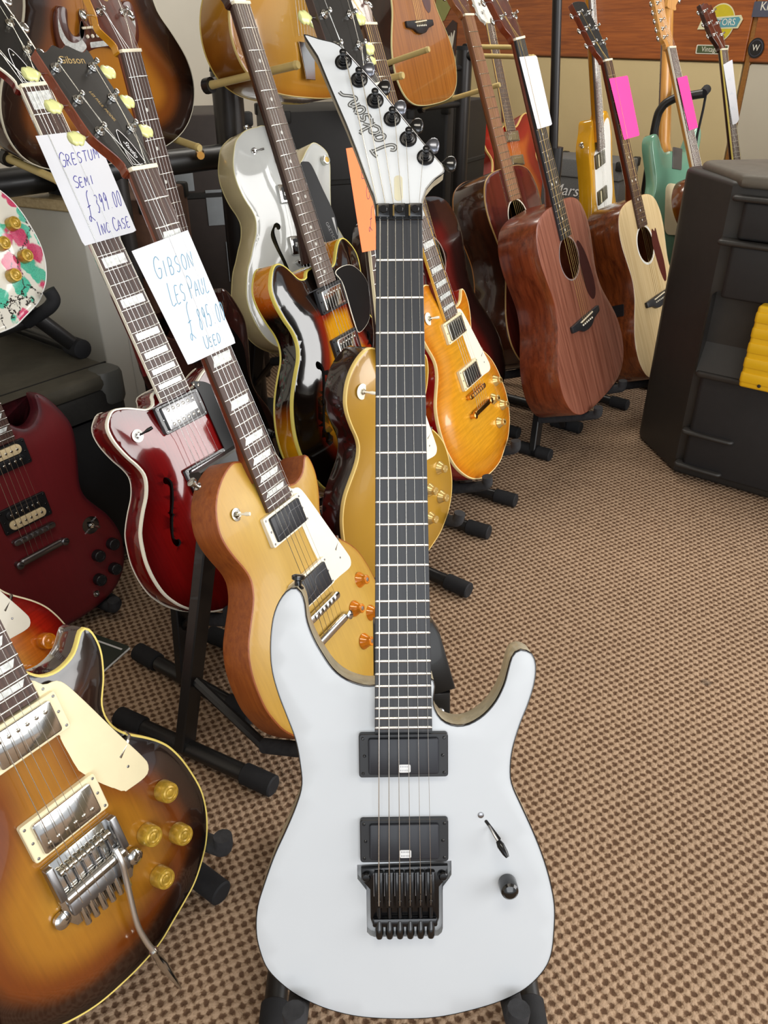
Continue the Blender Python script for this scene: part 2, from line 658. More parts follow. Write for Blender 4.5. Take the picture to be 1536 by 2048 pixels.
class Gt:
    """local frame in mm: x across (bass side negative), y down the neck from the nut, z out of the face"""

    def __init__(s, name, label, pose, yb, cat='guitar', group=None, root=True):
        s.yb = yb
        x, y, z = pose_axes(*pose[3:6])
        s.ax = (x, y, z)
        s.nut = Vector(pose[:3]) * .001
        o = s.nut + y * (yb * .001)
        s.mat = Matrix(((x[0], -y[0], z[0], o[0]), (x[1], -y[1], z[1], o[1]), (x[2], -y[2], z[2], o[2]), (0, 0, 0, 1)))
        s.root = None
        if root:
            s.root = bpy.data.objects.new(name, None)
            s.root.empty_display_size = .05
            COL.objects.link(s.root)
            s.root.matrix_world = s.mat
            tag(s.root, label, cat, group)
        s.tilt = 0
        s.hz = -4

    def loc(s, p):
        return (p[0] * .001, (s.yb - p[1]) * .001, p[2] * .001)

    def world(s, x, y, z):
        return s.mat @ Vector(s.loc((x, y, z)))

    def H(s, x, u, h):
        """point on the tilted headstock: u up from the nut, h above its face"""
        a = R(s.tilt)
        return (x, -(u * math.cos(a) + h * math.sin(a)), s.hz - u * math.sin(a) + h * math.cos(a))

    def add(s, name, m, mats, parent=None, head=False, ang=38):
        V = m[0]
        if head:
            V = [s.H(*v) for v in V]
        me = mesh_from(name, [s.loc(v) for v in V], m[1], aslist(mats), m[2] if len(m) > 2 else None, ang)
        return link(name, me, parent if parent is not None else s.root)

    # --- body with triangulated, optionally arched top and cut holes
    def body(s, P, zt, th, mats, er=3.0, arch=0.0, aw=70.0, holes=(), depth=None, floor=False, grid=13, step=6, name='body',
             back_er=None):
        P = ccw(resample(P, step))
        N = outn(P)
        be = back_er or er
        prof = [(be, zt - th), (be * .3, zt - th + be * .3), (0, zt - th + be), (0, zt - er), (er * .3, zt - er * .3)]
        rings = [[(x, y, z) for x, y in (P - N * d)] for d, z in prof]
        B = P - N * er
        lo, hi = B.min(0), B.max(0)
        gx, gy = np.meshgrid(np.arange(lo[0], hi[0], grid), np.arange(lo[1], hi[1], grid * .866))
        gx[1::2] += grid / 2
        g = np.stack([gx.ravel(), gy.ravel()], 1)
        g = g[inside(g, B)]
        g = g[dist_poly(g, B) > grid * .45]
        HL = [ccw(np.array(h, float)) for h in holes]
        for h in HL:
            g = g[(~inside(g, h)) & (dist_poly(g, h) > grid * .3)]
        if arch:
            B2 = inset(B, 6.0)
            k2 = inside(B2, B) & (dist_poly(B2, B) > 4)
            g = np.vstack([g, B2[k2][::2]])
        pts = np.vstack([B] + HL + [g])
        ed, o = [], 0
        for L in [B] + HL:
            n = len(L)
            ed += [(o + i, o + (i + 1) % n) for i in range(n)]
            o += n
        res = delaunay_2d_cdt([Vector(p) for p in pts], ed, [], 0, 1e-5)
        tv = np.array([tuple(v) for v in res[0]])
        tf = np.array([f for f in res[2] if len(f) == 3])
        cen = tv[tf].mean(1)
        ok = inside(cen, B)
        for h in HL:
            ok &= ~inside(cen, h)
        tf = tf[ok]
        dB = dist_poly(tv, B)

        def zf(d):
            t = np.clip(d / aw, 0, 1)
            return zt + arch * (t * t * (3 - 2 * t))
        tz = zf(dB)
        s.arch = (B, zf)
        bm = bmesh.new()
        ly = bm.verts.layers.float.new('ed')
        n = len(P)
        vs_ = []
        for r in rings:
            vs_.append([bm.verts.new(s.loc(p)) for p in r])
        for r in vs_:
            for v in r:
                v[ly] = 0.0
        top = []
        for p, z, d in zip(tv, tz, dB):
            v = bm.verts.new(s.loc((p[0], p[1], z)))
            v[ly] = float(d + er)
            top.append(v)
        bedge = [bm.verts.new(s.loc((p[0], p[1], zt))) for p in B]
        for v in bedge:
            v[ly] = float(er)
        allr = vs_ + [bedge]
        for i in range(len(allr) - 1):
            for j in range(n):
                k = (j + 1) % n
                f = bm.faces.new((allr[i][j], allr[i][k], allr[i + 1][k], allr[i + 1][j]))
                f.material_index = 1
        f = bm.faces.new(allr[0][::-1])
        f.material_index = 1
        for t in tf:
            f = bm.faces.new([top[i] for i in t])
            f.material_index = 0
        if depth:
            for h in HL:
                zt_h = zf(dist_poly(h, B))
                a = [bm.verts.new(s.loc((p[0], p[1], z))) for p, z in zip(h, zt_h)]
                b = [bm.verts.new(s.loc((p[0], p[1], z - depth))) for p, z in zip(h, zt_h)]
                m = len(h)
                for i in range(m):
                    k = (i + 1) % m
                    f = bm.faces.new((a[i], a[k], b[k], b[i]))
                    f.material_index = 2
                if floor:
                    f = bm.faces.new(b)
                    f.material_index = 2
        bmesh.ops.remove_doubles(bm, verts=bm.verts, dist=1e-5)
        bmesh.ops.recalc_face_normals(bm, faces=bm.faces)
        me = bpy.data.meshes.new(name)
        bm.to_mesh(me)
        bm.free()
        for m in aslist(mats):
            me.materials.append(m)
        nm = len(aslist(mats))
        mi = [0] * len(me.polygons)
        me.polygons.foreach_get('material_index', mi)
        me.polygons.foreach_set('material_index', [min(i, nm - 1) for i in mi])
        me.polygons.foreach_set('use_smooth', [True] * len(me.polygons))
        me.set_sharp_from_angle(angle=R(40))
        s.P, s.zt, s.th = P, zt, th
        return link(name, me, s.root)

    def ztop(s, x, y):
        B, zf = s.arch
        p = np.array([[x, y]], float)
        if not inside(p, B)[0]:
            return s.zt
        return float(zf(dist_poly(p, B))[0])

    def binding(s, w, h, mat, name='binding', z=None, out=.35, lift=.35):
        z = s.zt if z is None else z
        return s.add(name, sweep_edge(s.P, [(out, z - h), (out, z - .6), (out - .7, z + lift), (-w, z + lift), (-w, z - h)]), mat)

    def neck(s, yend, w0, w1, mat, d0=15, d1=18, heel=None, name='neck'):
        s.w0, s.w1, s.yend = w0, w1, yend
        heel = heel or yend - 70
        rings = []
        ys = [-6, 0, 30, heel * .5, heel - 35, heel - 8, heel + 25]
        ds = [d0 * .9, d0, d0, (d0 + d1) / 2, d1, d1 + 8, d1 + 16]
        for y, d in zip(ys, ds):
            hw = s.hw(y) - .2
            ring = [(hw, y, -6.0)]
            for k in range(1, 10):
                a = math.pi * k / 10
                ring.append((hw * math.cos(a) ** 1 if abs(math.cos(a)) > 1e-6 else 0, y, -6.0 - d * math.sin(a) ** .8))
            ring.append((-hw, y, -6.0))
            rings.append(ring)
        return s.add(name, rings_mesh(rings), mat)

    def hw(s, y):
        return s.w0 + (s.w1 - s.w0) * max(0, y) / s.yend

    def board(s, yend, mat, nf, scale, bind=None, inlay=None, inlay_mat=None, fret_mat=None):
        y1 = yend
        o = [(-s.w0, 0), (s.w0, 0), (s.hw(y1), y1), (-s.hw(y1), y1)]
        b = s.add('fretboard', slab(o, -6, 0, .5, 1), mat)
        if bind:
            for sx in (-1, 1):
                q = [(sx * s.w0, 0), (sx * (s.w0 + 1.3), 0), (sx * (s.hw(y1) + 1.3), y1), (sx * s.hw(y1), y1)]
                s.add('board_binding', slab(q, -6, .05, .4, 1), bind)
        if 'f' not in FRET_ME:
            prof = [(-1.25, -.2), (-1.1, .55), (-.5, 1.0), (.5, 1.0), (1.1, .55), (1.25, -.2)]
            rings = [[(x, y, z) for y, z in prof] for x in (-.5, -.47, .47, .5)]
            for r, k in ((rings[0], .7), (rings[3], .7)):
                for i, (x, y, z) in enumerate(r):
                    r[i] = (x, y * k, z * k)
            V, F, fm = rings_mesh(rings)
            FRET_ME['f'] = mesh_from('fret', [(x, y * .001, z * .001) for x, y, z in V], F, [fret_metal])
        for n in range(1, nf + 1):
            y = fr(n, scale)
            if y > yend - 2:
                break
            o = link('fret', FRET_ME['f'], s.root)
            o.location = s.loc((0, y, 0))
            o.scale = (2 * s.hw(y) * .001 + (.0022 if bind else 0), 1, 1)
        if inlay:
            s.inlays(inlay, inlay_mat or pearl, nf, scale)
        return b

    def inlays(s, kind, mat, nf, scale):
        fl = [3, 5, 7, 9, 12, 15, 17, 19, 21, 24]
        if kind == 'block':
            fl = [1] + fl
        for n in fl:
            if n > nf:
                break
            a, b = fr(n - 1, scale), fr(n, scale)
            y, gap = (a + b) / 2, b - a
            w = s.hw(y)
            if kind == 'dot':
                xs = (-w * .45, w * .45) if n in (12, 24) else (0,)
                for x in xs:
                    s.add('inlay', cyl(x, y, 3.1, -.3, .12, 14, .1), mat)
            elif kind == 'trap':
                h = gap * .62 / 2
                s.add('inlay', slab([(-w * .55, y - h), (w * .82, y - h), (w * .66, y + h), (-w * .8, y + h)][::1], -.3, .12, .1, 1), mat)
            elif kind == 'block':
                h = gap * .66 / 2
                s.add('inlay', slab([(-w * .82, y - h), (w * .82, y - h), (w * .82, y + h), (-w * .82, y + h)], -.3, .12, .1, 1), mat)

    def nutbar(s, mat, h=2.0, d=5):
        return s.add('nut', box(0, -d / 2, 2 * s.w0 + 2, d, -6, h, .8, .8), mat)

    def headstock(s, outline, tilt, mats, thick=14, smooth=4, hz=-4):
        s.tilt, s.hz = tilt, hz
        P = resample(cr(outline, smooth) if smooth > 1 else outline, 4)
        s.hsP = P
        return s.add('headstock', slab(P, -thick, 0, .8, 1), mats, head=True)

    def tuner(s, x, u, side, btn_mat, metal, style='kidney', post_h=11, back=-9, reach=None, blen=None, face=True):
        """side = -1/+1 button to bass/treble edge"""
        t = s.add('tuner', join(cyl(x, u, 6.4, 0, 1.8, 18, .6), cyl(x, u, 4.6, 1.8, 3.6, 16, .6)), metal, head=True)
        s.add('post', lathe([(3.3, 3), (3.3, 6.5), (2.3, 7.8), (2.3, 9.6), (3.3, 11), (3.3, post_h + 2.5), (2.0, post_h + 3.3)], x, u, 14), metal, t, head=True)
        edge = reach if reach is not None else 15
        L = [(x + side * 3, u, back), (x + side * (edge + 4), u, back)]
        s.add('shaft', tube(L, 1.6, 8), metal, t, head=True)
        bx = x + side * (edge + 4)
        if style == 'tulip':
            pr = [(0, 2.0), (2, 3.0), (4, 5.0), (7, 7.6), (9.5, 8.0), (11, 6.3), (13, 7.3), (15.5, 7.0), (17.5, 4.6), (18.2, 1.5)]
            pr = [(a * 1.3, w * 1.25) for a, w in pr]
        elif style == 'kidney':
            pr = [(0, 1.8), (2, 3.0), (4, 5.6), (7, 8.2), (10, 8.6), (12.5, 7.0), (14, 3.6), (14.4, 1.2)]
        else:
            pr = [(0, 2.0), (1.5, 3.4), (4, 6.0), (8, 7.0), (12, 6.4), (14.5, 4.0), (15.2, 1.4)]
        rings = []
        for a, w in pr:
            rings.append([(bx + side * a, u + w * math.cos(2 * math.pi * k / 14), back + min(3.4, w * .62) * math.sin(2 * math.pi * k / 14))
                          for k in range(14)])
        s.add('button', rings_mesh(rings), btn_mat, t, head=True)
        return t

    def tuners33(s, xs, us, btn, metal, style='kidney', reach=14):
        for sd in (-1, 1):
            for x, u in zip(xs, us):
                s.tuner(sd * x, u, sd, btn, metal, style, reach=reach)
        s.posts = [(-xs[0], us[0]), (-xs[1], us[1]), (-xs[2], us[2]), (xs[2], us[2]), (xs[1], us[1]), (xs[0], us[0])]

    def strings(s, yb, zb, half_b, tail=None, half_n=17.5, mat=None, n=6, wound=None, z0=1.4, rads=None, over=None):
        """posts are ordered bass to treble; tail = (y, z)"""
        mat = mat or string_metal
        rads = rads or [.5, .42, .35, .28, .22, .19]
        for i in range(n):
            t = i / (n - 1) * 2 - 1
            xn, xb = t * half_n, t * half_b
            path = []
            if getattr(s, 'posts', None):
                px, pu = s.posts[i * len(s.posts) // n]
                sgn = 1 if px < 0 else -1
                path.append(s.H(px + sgn * 2.4, pu - .5, 6.5))
            path.append((xn, -2.5, z0))
            if over and i in over[0]:
                for yy in over[1:3]:
                    path.append((xn + (xb - xn) * yy / yb, yy, over[3]))
            path.append((xb, yb, zb))
            if tail:
                path.append((xb, tail[0], tail[1]))
            s.add('string', tube(path, rads[i * len(rads) // n], 6), (wound if (wound and i < n * .67) else mat))

    # --- hardware
    def screw(s, x, y, z, parent, mat=None, r=1.7, head=False):
        m = mat or satin_steel
        o = s.add('screw', lathe([(r, z), (r, z + .4), (r * .6, z + 1.0)], x, y, 10), m, parent, head=head)
        return o

    def humbucker(s, y, z, ring, style, x=0, cover=None, poles=None, flip=1, rot=0, ringscrews=True, tall=9):
        """ring sits on the body at height z"""
        r = s.add('pickup', slab(rrect(x, y, 89, 45, 3, rot), z - 3, z + tall * .55, .8, 1), ring)
        if ringscrews:
            for sx in (-1, 1):
                for sy in (-1, 0, 1):
                    s.screw(x + sx * (40.5 if sy else 39), y + sy * 18, z + tall * .55, r, satin_steel if ring is not black_satin else black_metal, 1.6)
        zt = z + tall
        if style == 'covered':
            c = s.add('cover', slab(rrect(x, y, 69, 37, 3.5, rot), z, zt, 1.6, 2), cover or chrome, r)
            for i in range(6):
                s.add('pole_screw', lathe([(2.3, zt - .3), (2.3, zt + .5), (1.6, zt + .9)], x + (i - 2.5) * 10.2, y - 9.5 * flip, 12), poles or nickel, c)
        elif style == 'active':
            s.add('cover', slab(rrect(x, y, 70, 37, 2.5, rot), z, zt, 1.2, 2), cover or pickup_black, r)
        elif style == 'zebra':
            for k, m in ((1, zebra_cream), (-1, black_satin)):
                b = s.add('bobbin', slab(rrect(x, y + k * flip * 9.3, 68, 17.5, 8.5, rot, 5), z, zt, 1.2, 2), m, r)
                for i in range(6):
                    s.add('pole_piece', lathe([(2.4, zt - .3), (2.4, zt + .3), (1.7, zt + .8)], x + (i - 2.5) * 10.2, y + k * flip * 9.3, 12), nickel, b)
        elif style == 'lines':
            c = s.add('cover', slab(rrect(x, y, 69, 37, 3.5, rot), z, zt, 1.4, 2), cover or nickel, r)
            for i in range(6):
                s.add('slot', slab(rrect(x + (i - 2.5) * 10.2, y, 4.2, 26, 1, rot), zt - .3, zt + .3, .2, 1), cavity_dark, c)
        elif style == 'filter':
            c = s.add('cover', slab(rrect(x, y, 73, 37, 2.5, rot), z, zt, 1.2, 2), cover or satin_steel, r)
            s.add('cover_plate', slab(rrect(x, y, 56, 12, 1.5, rot), zt - .4, zt + .5, .3, 1), chrome, c)
            for k in (-1, 1):
                for i in range(6):
                    s.add('pole_screw', lathe([(2.5, zt - .3), (2.5, zt + .6), (1.4, zt + 1)], x + (i - 2.5) * 10.4, y + k * 11.5, 12), hs_black if i % 1 else nickel, c)
        return r

    def tom(s, y, z, mat, hwid=40, ang=0):
        b = s.add('bridge', slab(rrect(0, y, 2 * hwid, 11, 5, ang, 5), z + 3, z + 13, 1.2, 2), mat)
        for i in range(6):
            s.add('saddle', box((i - 2.5) * 10.2, y, 6.5, 8, z + 11.5, z + 15, .8, .8), mat, b)
        for sx in (-1, 1):
            s.add('bridge_post', cyl(sx * (hwid - 4), y, 4, z - 2, z + 3.2, 14), mat, b)
        return b

    def stoptail(s, y, z, mat, hwid=44):
        path = [(-hwid + 8, y, z + 8), (hwid - 8, y, z + 8)]
        b = s.add('tailpiece', join(slab(rrect(0, y, 2 * hwid - 8, 13, 6, 0, 5), z + 3, z + 13, 4, 3)), mat)
        for sx in (-1, 1):
            st = s.add('stud', lathe([(5.5, z - 1), (5.5, z + 11), (7, z + 12), (7, z + 14), (5.5, z + 15)], sx * (hwid - 1), y + 1, 18), mat, b)
            s.add('stud_slot', box(sx * (hwid - 1), y + 1, 9, 1.8, z + 14.6, z + 15.2, .1, .2, .5), black_satin, st)
        return b

    def knob(s, x, y, z, mat, kind='speed', cap=None):
        if kind == 'speed':
            k = s.add('knob', lathe([(12.3, z), (12.5, z + .6), (11.8, z + 14), (11.2, z + 15.2), (9, z + 15.4), (8.4, z + 14.6), (6.5, z + 15.6), (4.6, z + 15.0), (3, z + 15.8), (1, z + 15.9)], x, y, 28), mat, ang=24)
        elif kind == 'hat':
            k = s.add('knob', lathe([(12.8, z), (12.8, z + 1.5), (8.6, z + 8.5), (7.6, z + 10), (7.4, z + 15), (6.6, z + 16), (4, z + 16.2), (3.4, z + 15.6), (1, z + 15.8)], x, y, 28), mat, ang=24)
            if cap:
                s.add('knob_cap', lathe([(3.2, z + 15.5), (3.2, z + 16.4), (1.5, z + 16.6)], x, y, 14), cap, k)
        elif kind == 'dome':
            k = s.add('knob', lathe([(9.2, z), (9.4, z + 1), (9.3, z + 14), (8.6, z + 17), (6.5, z + 19.2), (3.4, z + 20.4), (1, z + 20.7)], x, y, 28), mat, ang=24)
        elif kind == 'flat':
            k = s.add('knob', lathe([(11.5, z), (11.7, z + 1), (11.2, z + 13), (10, z + 14.2), (7, z + 14.4), (6.5, z + 13.6), (1, z + 13.6)], x, y, 26), mat, ang=24)
            if cap:
                s.add('knob_cap', lathe([(6.5, z + 13.4), (6.5, z + 14.6), (3, z + 14.8)], x, y, 16), cap, k)
        return k

    def toggle(s, x, y, z, washer, tip, metal=None, d=(10, 4), big=13):
        metal = metal or nickel
        w = s.add('switch', lathe([(big, z), (big, z + .8), (big * .45, z + 1.4)], x, y, 28), washer)
        s.add('switch_nut', join(cyl(x, y, 5.5, z + 1.2, z + 3.5, 6, .4), cyl(x, y, 4, z + 3.5, z + 6, 14, .4)), metal, w)
        s.add('switch_tip', tube([(x, y, z + 5), (x + d[0] * .4, y + d[1] * .4, z + 11), (x + d[0] * .7, y + d[1] * .7, z + 15), (x + d[0], y + d[1], z + 20)],
                                 [1.4, 1.7, 3.0, 2.6], 12), tip, w)
        return w

    def strap_button(s, x, y, z, mat, ax=(0, 1, 0)):
        a = Vector(ax).normalized()
        p = Vector((x, y, z))
        b = s.add('strap_button', tube([p, p + a * 1.5, p + a * 3, p + a * 8, p + a * 9.5, p + a * 13, p + a * 14], [6, 6, 3.4, 3.6, 6.5, 6.8, 5], 16), mat)
        return b

    def fhole(s, sx, x0, y0, k=1.0, tilt=0.0, rev=1):
        """outline of an f-hole; returns closed polygon (top eye at x0,y0)"""
        c = [(0, 0), (9, -3), (13, 4), (10, 12), (3, 13), (-1, 20), (2, 50), (6, 72), (11, 74), (6, 78), (9, 105), (8, 128), (4, 141), (-4, 148), (-12, 145),
             (-14, 137), (-8, 131), (-2, 133), (2, 125), (1, 104), (-2, 82), (-7, 80), (-2, 75), (-7, 50), (-9, 22), (-7, 8)]
        ct, st = math.cos(tilt), math.sin(tilt)
        out = []
        for a, b in c:
            a, b = a * sx * k, b * k
            out.append((x0 + ct * a - st * b, y0 + st * a + ct * b))
        return resample(cr(out, 3), 4)

    def soundhole_rosette(s, y, r, mats):
        for r0, r1, m in mats:
            n = 48
            V = [(q * math.cos(2 * math.pi * k / n), y + q * math.sin(2 * math.pi * k / n), s.zt + .25) for q in (r0, r1) for k in range(n)]
            F = [(k, (k + 1) % n, n + (k + 1) % n, n + k) for k in range(n)]
            s.add('rosette', (V, F, [0] * n), m)

    def acoustic_bridge(s, y, mat, pins=True, kind='belly', half_w=84):
        h = half_w
        if kind == 'belly':
            o = [(-h, y - 4), (-h, y + 12), (-h * .55, y + 18), (-h * .3, y + 29), (0, y + 32), (h * .3, y + 29), (h * .55, y + 18), (h, y + 12), (h, y - 4), (0, y - 5)]
            o = resample(o, 6)
        else:
            o = rrect(0, y + 10, 2 * h, 28, 5)
        b = s.add('bridge', slab(o, s.zt - .5, s.zt + 8, 2.2, 2), mat)
        s.add('saddle', box(0, y, 74, 3, s.zt + 7, s.zt + 11, .6, .8, -.04), bone, b)
        if pins:
            for i in range(6):
                s.add('bridge_pin', lathe([(2.2, s.zt + 7.5), (2.6, s.zt + 9.5), (1.4, s.zt + 11)], (i - 2.5) * 11, y + 11, 10), ivory_plastic, b)
        return b


GIBSON_HS = half([(0, 166), (10, 171), (21, 165), (31, 161), (40, 166), (41, 150), (42, 110), (42.5, 70), (41, 52), (34, 38), (26, 24), (22, 12), (21.5, 0)][::-1])[::1]
PLAIN_HS = half([(21.5, 0), (23, 12), (30, 24), (35, 34), (36, 60), (37, 110), (38.5, 160), (36, 168), (20, 171), (0, 172)])
TUN_X, TUN_U = (29, 28, 26.5), (140, 98, 56)


def card(name, label, g, poly, mat, ink=None, lines=None, z=5.0, group=None, w=.55, scribble=None):
    """a price card slipped under the strings of guitar g; poly in that guitar's local mm"""
    P = resample(np.array(poly, float), 8)
    m = slab(P, z - .35, z, .1, 1)
    me = mesh_from(name, [g.loc(v) for v in m[0]], m[1], [mat])
    o = link(name, me)
    o.matrix_world = g.mat
    tag(o, label, 'price card', group)
    if scribble:
        rnd = random.Random(3)
        for x, y, L in scribble:
            h = ribbon([cr([(x + L * i / 9, y + rnd.uniform(-6, 6)) for i in range(10)], 4, False)], w, z + .05)
            link('handwriting', mesh_from('handwriting', [g.loc(v) for v in h[0]], h[1], [ink]), o)
    elif lines:
        h = handwriting(lines, w, z + .05)
        t = link('handwriting', mesh_from('handwriting', [g.loc(v) for v in h[0]], h[1], [ink]), o)
    return o


# ------------------------------------------------------------------ outlines (mm, measured from the nut)
LP = [(-24, 379), (-41, 374), (-62, 380), (-82, 392), (-97, 407), (-107, 424), (-113, 445), (-112, 465), (-106, 487), (-99, 506), (-96, 520), (-97, 532),
      (-104, 548), (-115, 562), (-130, 578), (-146, 597), (-157, 620), (-163, 648), (-164, 683), (-160, 706), (-150, 735), (-133, 760), (-110, 783),
      (-83, 799), (-50, 811), (-14, 815), (12, 815), (38, 812), (61, 803), (83, 794), (104, 784), (123, 768), (139, 750), (152, 724), (158, 700),
      (159, 680), (156, 655), (151, 631), (143, 609), (133, 593), (121, 579), (110, 568), (100, 557), (92, 543), (89, 527), (91, 513), (96, 503),
      (104, 489), (110, 474), (114, 460), (115, 446), (113, 432), (108, 425), (101, 426), (94, 434), (85, 443), (74, 448), (60, 450), (46, 446),
      (36, 436), (30, 425), (28, 400)]
SG_H = [(26, 430), (46, 445), (58, 451), (73, 448), (87, 435), (91, 418), (91, 404), (98, 402), (110, 412), (122, 430), (134, 456), (140, 480), (137, 511),
        (128, 546), (118, 580), (116, 600), (120, 618), (132, 640), (148, 668), (158, 700), (160, 730), (152, 765), (135, 795), (108, 817), (73, 828),
        (35, 832), (0, 832)]
RED_H = [(26, 440), (34, 455), (48, 458), (62, 452), (76, 445), (90, 440), (104, 438), (115, 445), (123, 454), (126, 466), (124, 485), (116, 509), (107, 528),
         (103, 544), (107, 559), (117, 575), (131, 590), (145, 607), (154, 621), (161, 641), (166, 663), (167, 690), (163, 717), (154, 738), (142, 756),
         (120, 778), (90, 796), (48, 808), (0, 812)]
ES_H = [(28, 423), (40, 434), (60, 432), (76, 416), (90, 402), (106, 394), (122, 397), (139, 414), (148, 432), (147, 456), (138, 484), (127, 509), (125, 533),
        (135, 555), (152, 572), (174, 595), (192, 619), (206, 648), (214, 680), (214, 712), (205, 747), (184, 786), (150, 815), (102, 836), (50, 845), (0, 847)]
GR = [(-27, 372), (-54, 374), (-85, 380), (-108, 392), (-124, 406), (-135, 427), (-145, 453), (-148, 480), (-144, 507), (-136, 532), (-124, 555), (-118, 574),
      (-120, 591), (-128, 613), (-142, 635), (-157, 661), (-172, 684), (-184, 712), (-195, 747), (-195, 782), (-184, 822), (-161, 860), (-120, 888),
      (-60, 905), (0, 908), (60, 905), (120, 888), (160, 860), (184, 822), (194, 782), (190, 740), (172, 690), (148, 645), (130, 605), (126, 574),
      (134, 536), (145, 497), (153, 465), (152, 438), (134, 420), (111, 412), (85, 429), (56, 458), (40, 462), (30, 450), (28, 400)]
JUM = [(0, 0), (60, 2), (110, 20), (145, 60), (155, 105), (148, 150), (132, 200), (128, 235), (140, 280), (170, 320), (200, 365), (214, 410), (210, 455),
       (185, 495), (140, 520), (80, 531), (0, 533)]
DRE = [(0, 0), (70, 2), (118, 20), (142, 60), (146, 105), (138, 150), (130, 190), (130, 220), (142, 260), (165, 300), (188, 345), (198, 390), (194, 430),
       (172, 470), (130, 496), (70, 506), (0, 508)]
STRAT = [(28, 430), (40, 440), (60, 440), (80, 425), (95, 400), (110, 388), (124, 392), (132, 410), (130, 440), (118, 480), (108, 515), (108, 545), (120, 585),
         (142, 630), (156, 680), (158, 730), (145, 775), (115, 805), (70, 822), (10, 826), (-50, 820), (-105, 800), (-145, 765), (-162, 720), (-160, 675),
         (-145, 625), (-125, 580), (-112, 540), (-110, 505), (-118, 460), (-130, 410), (-138, 370), (-134, 345), (-120, 338), (-105, 350), (-90, 385),
         (-70, 412), (-50, 425), (-30, 425)]
DOUBLE = [(-26, 350), (-50, 380), (-72, 405), (-82, 430), (-80, 480), (-82, 540), (-95, 610), (-122, 680), (-128, 750), (-90, 808), (0, 826), (90, 815),
          (150, 765), (162, 690), (145, 600), (138, 510), (150, 430), (135, 372), (105, 348), (75, 355), (45, 385), (28, 400)]


def key(P, n=4):
    return cr(P, n)


def PG_LP():
    return resample(cr([(30, 440), (40, 452), (55, 457), (66, 480), (88, 546), (104, 592), (106, 606), (98, 615), (70, 614), (46, 612), (40, 598), (34, 560), (31, 510), (31, 470)], 4), 5)


# ------------------------------------------------------------------ single-cut guitars
def single_cut(name, label, pose, top, side, bind, neckm, boardm, ring, pick, hardware, knobm, knobk, pgm, inlay='trap', cover=None, bridge='tom', tail=True,
               toggle_washer=None, toggle_tip=None, btn=None, btn_style='kidney', arch=9, frets=22, cap=None, er=1.2, hs_face=None, bindside=2.2, bindh=6,
               hs=True, board_bind=None, flipb=-1, pg=True, group=None, headm=None, over=None, tog=(10, 4, 13)):
    g = Gt(name, label, pose, 815, group=group)
    P = key(LP)
    g.body(P, -15, 50, [top, side], er=er if bind else 3.0, arch=arch, aw=62, back_er=5)
    if bind:
        g.binding(bindside, bindh, bind)
    g.neck(458, 21.5, 28.5, neckm)
    g.board(458, boardm, frets, 628, bind=board_bind, inlay=inlay)
    g.nutbar(bone)
    if hs:
        g.headstock(GIBSON_HS, 17, [hs_face or hs_black, headm or neckm])
        g.tuners33(TUN_X, TUN_U, btn or chrome, chrome, btn_style)
    zt = lambda x, y: g.ztop(x, y)
    for y, fl in ((483, 1), (588, flipb)):
        g.humbucker(y, zt(0, y) + (1.5 if y < 500 else 2.5), ring, pick, cover=cover, flip=fl)
    if bridge == 'tom':
        g.tom(628, zt(0, 628) - 1, hardware)
        g.stoptail(667, zt(0, 667) - 1, hardware)
        g.strings(628, 9.5, 25.5, (661, 6), over=over)
    for x, y in ((110, 645), (71, 674), (105, 703), (64, 730)):
        g.knob(x, y, zt(x, y) + .3, knobm, knobk, cap)
    g.toggle(-76, 436, zt(-76, 436) + .2, toggle_washer or ivory_plastic, toggle_tip or ivory_plastic, None, tog[:2], tog[2])
    if pg:
        z = zt(70, 560) + 4
        p = g.add('pickguard', slab(PG_LP(), z, z + 2, .5, 1), pgm)
        for x, y in ((37, 455), (84, 590)):
            g.screw(x, y, z + 1.8, p)
        zz = zt(92, 563)
        g.add('bracket', tube([(80, 575, z + .5), (96, 566, z - .5), (101, 562, z - 3), (103, 561, g.zt - 6)], 2.4, 6), chrome, p)
    return g


m_sun_top = burst('tobacco_burst', [(0, (16, 9, 7)), (22, (40, 18, 9)), (46, (112, 54, 12)), (85, (158, 104, 26)), (130, (174, 124, 38))], .2, .8, .14)
m_dark_side = wood('dark_wine_rim', (30, 10, 9), (54, 18, 14), .18, .8)
g_sun = single_cut('electric_guitar', 'dark tobacco sunburst single-cut guitar with chrome tremolo arm, nearest at lower left', (-490, 670, 851, 54.3, 19.5, .4),
                   m_sun_top, m_dark_side, plain('aged_binding', (224, 202, 110), .35, 0, .3, .08), mahogany_neck, rosewood, cream_plastic, 'covered', chrome,
                   knob_gold, 'speed', cream_plastic, 'trap', cover=chrome, bridge='trem', flipb=-1, arch=10)
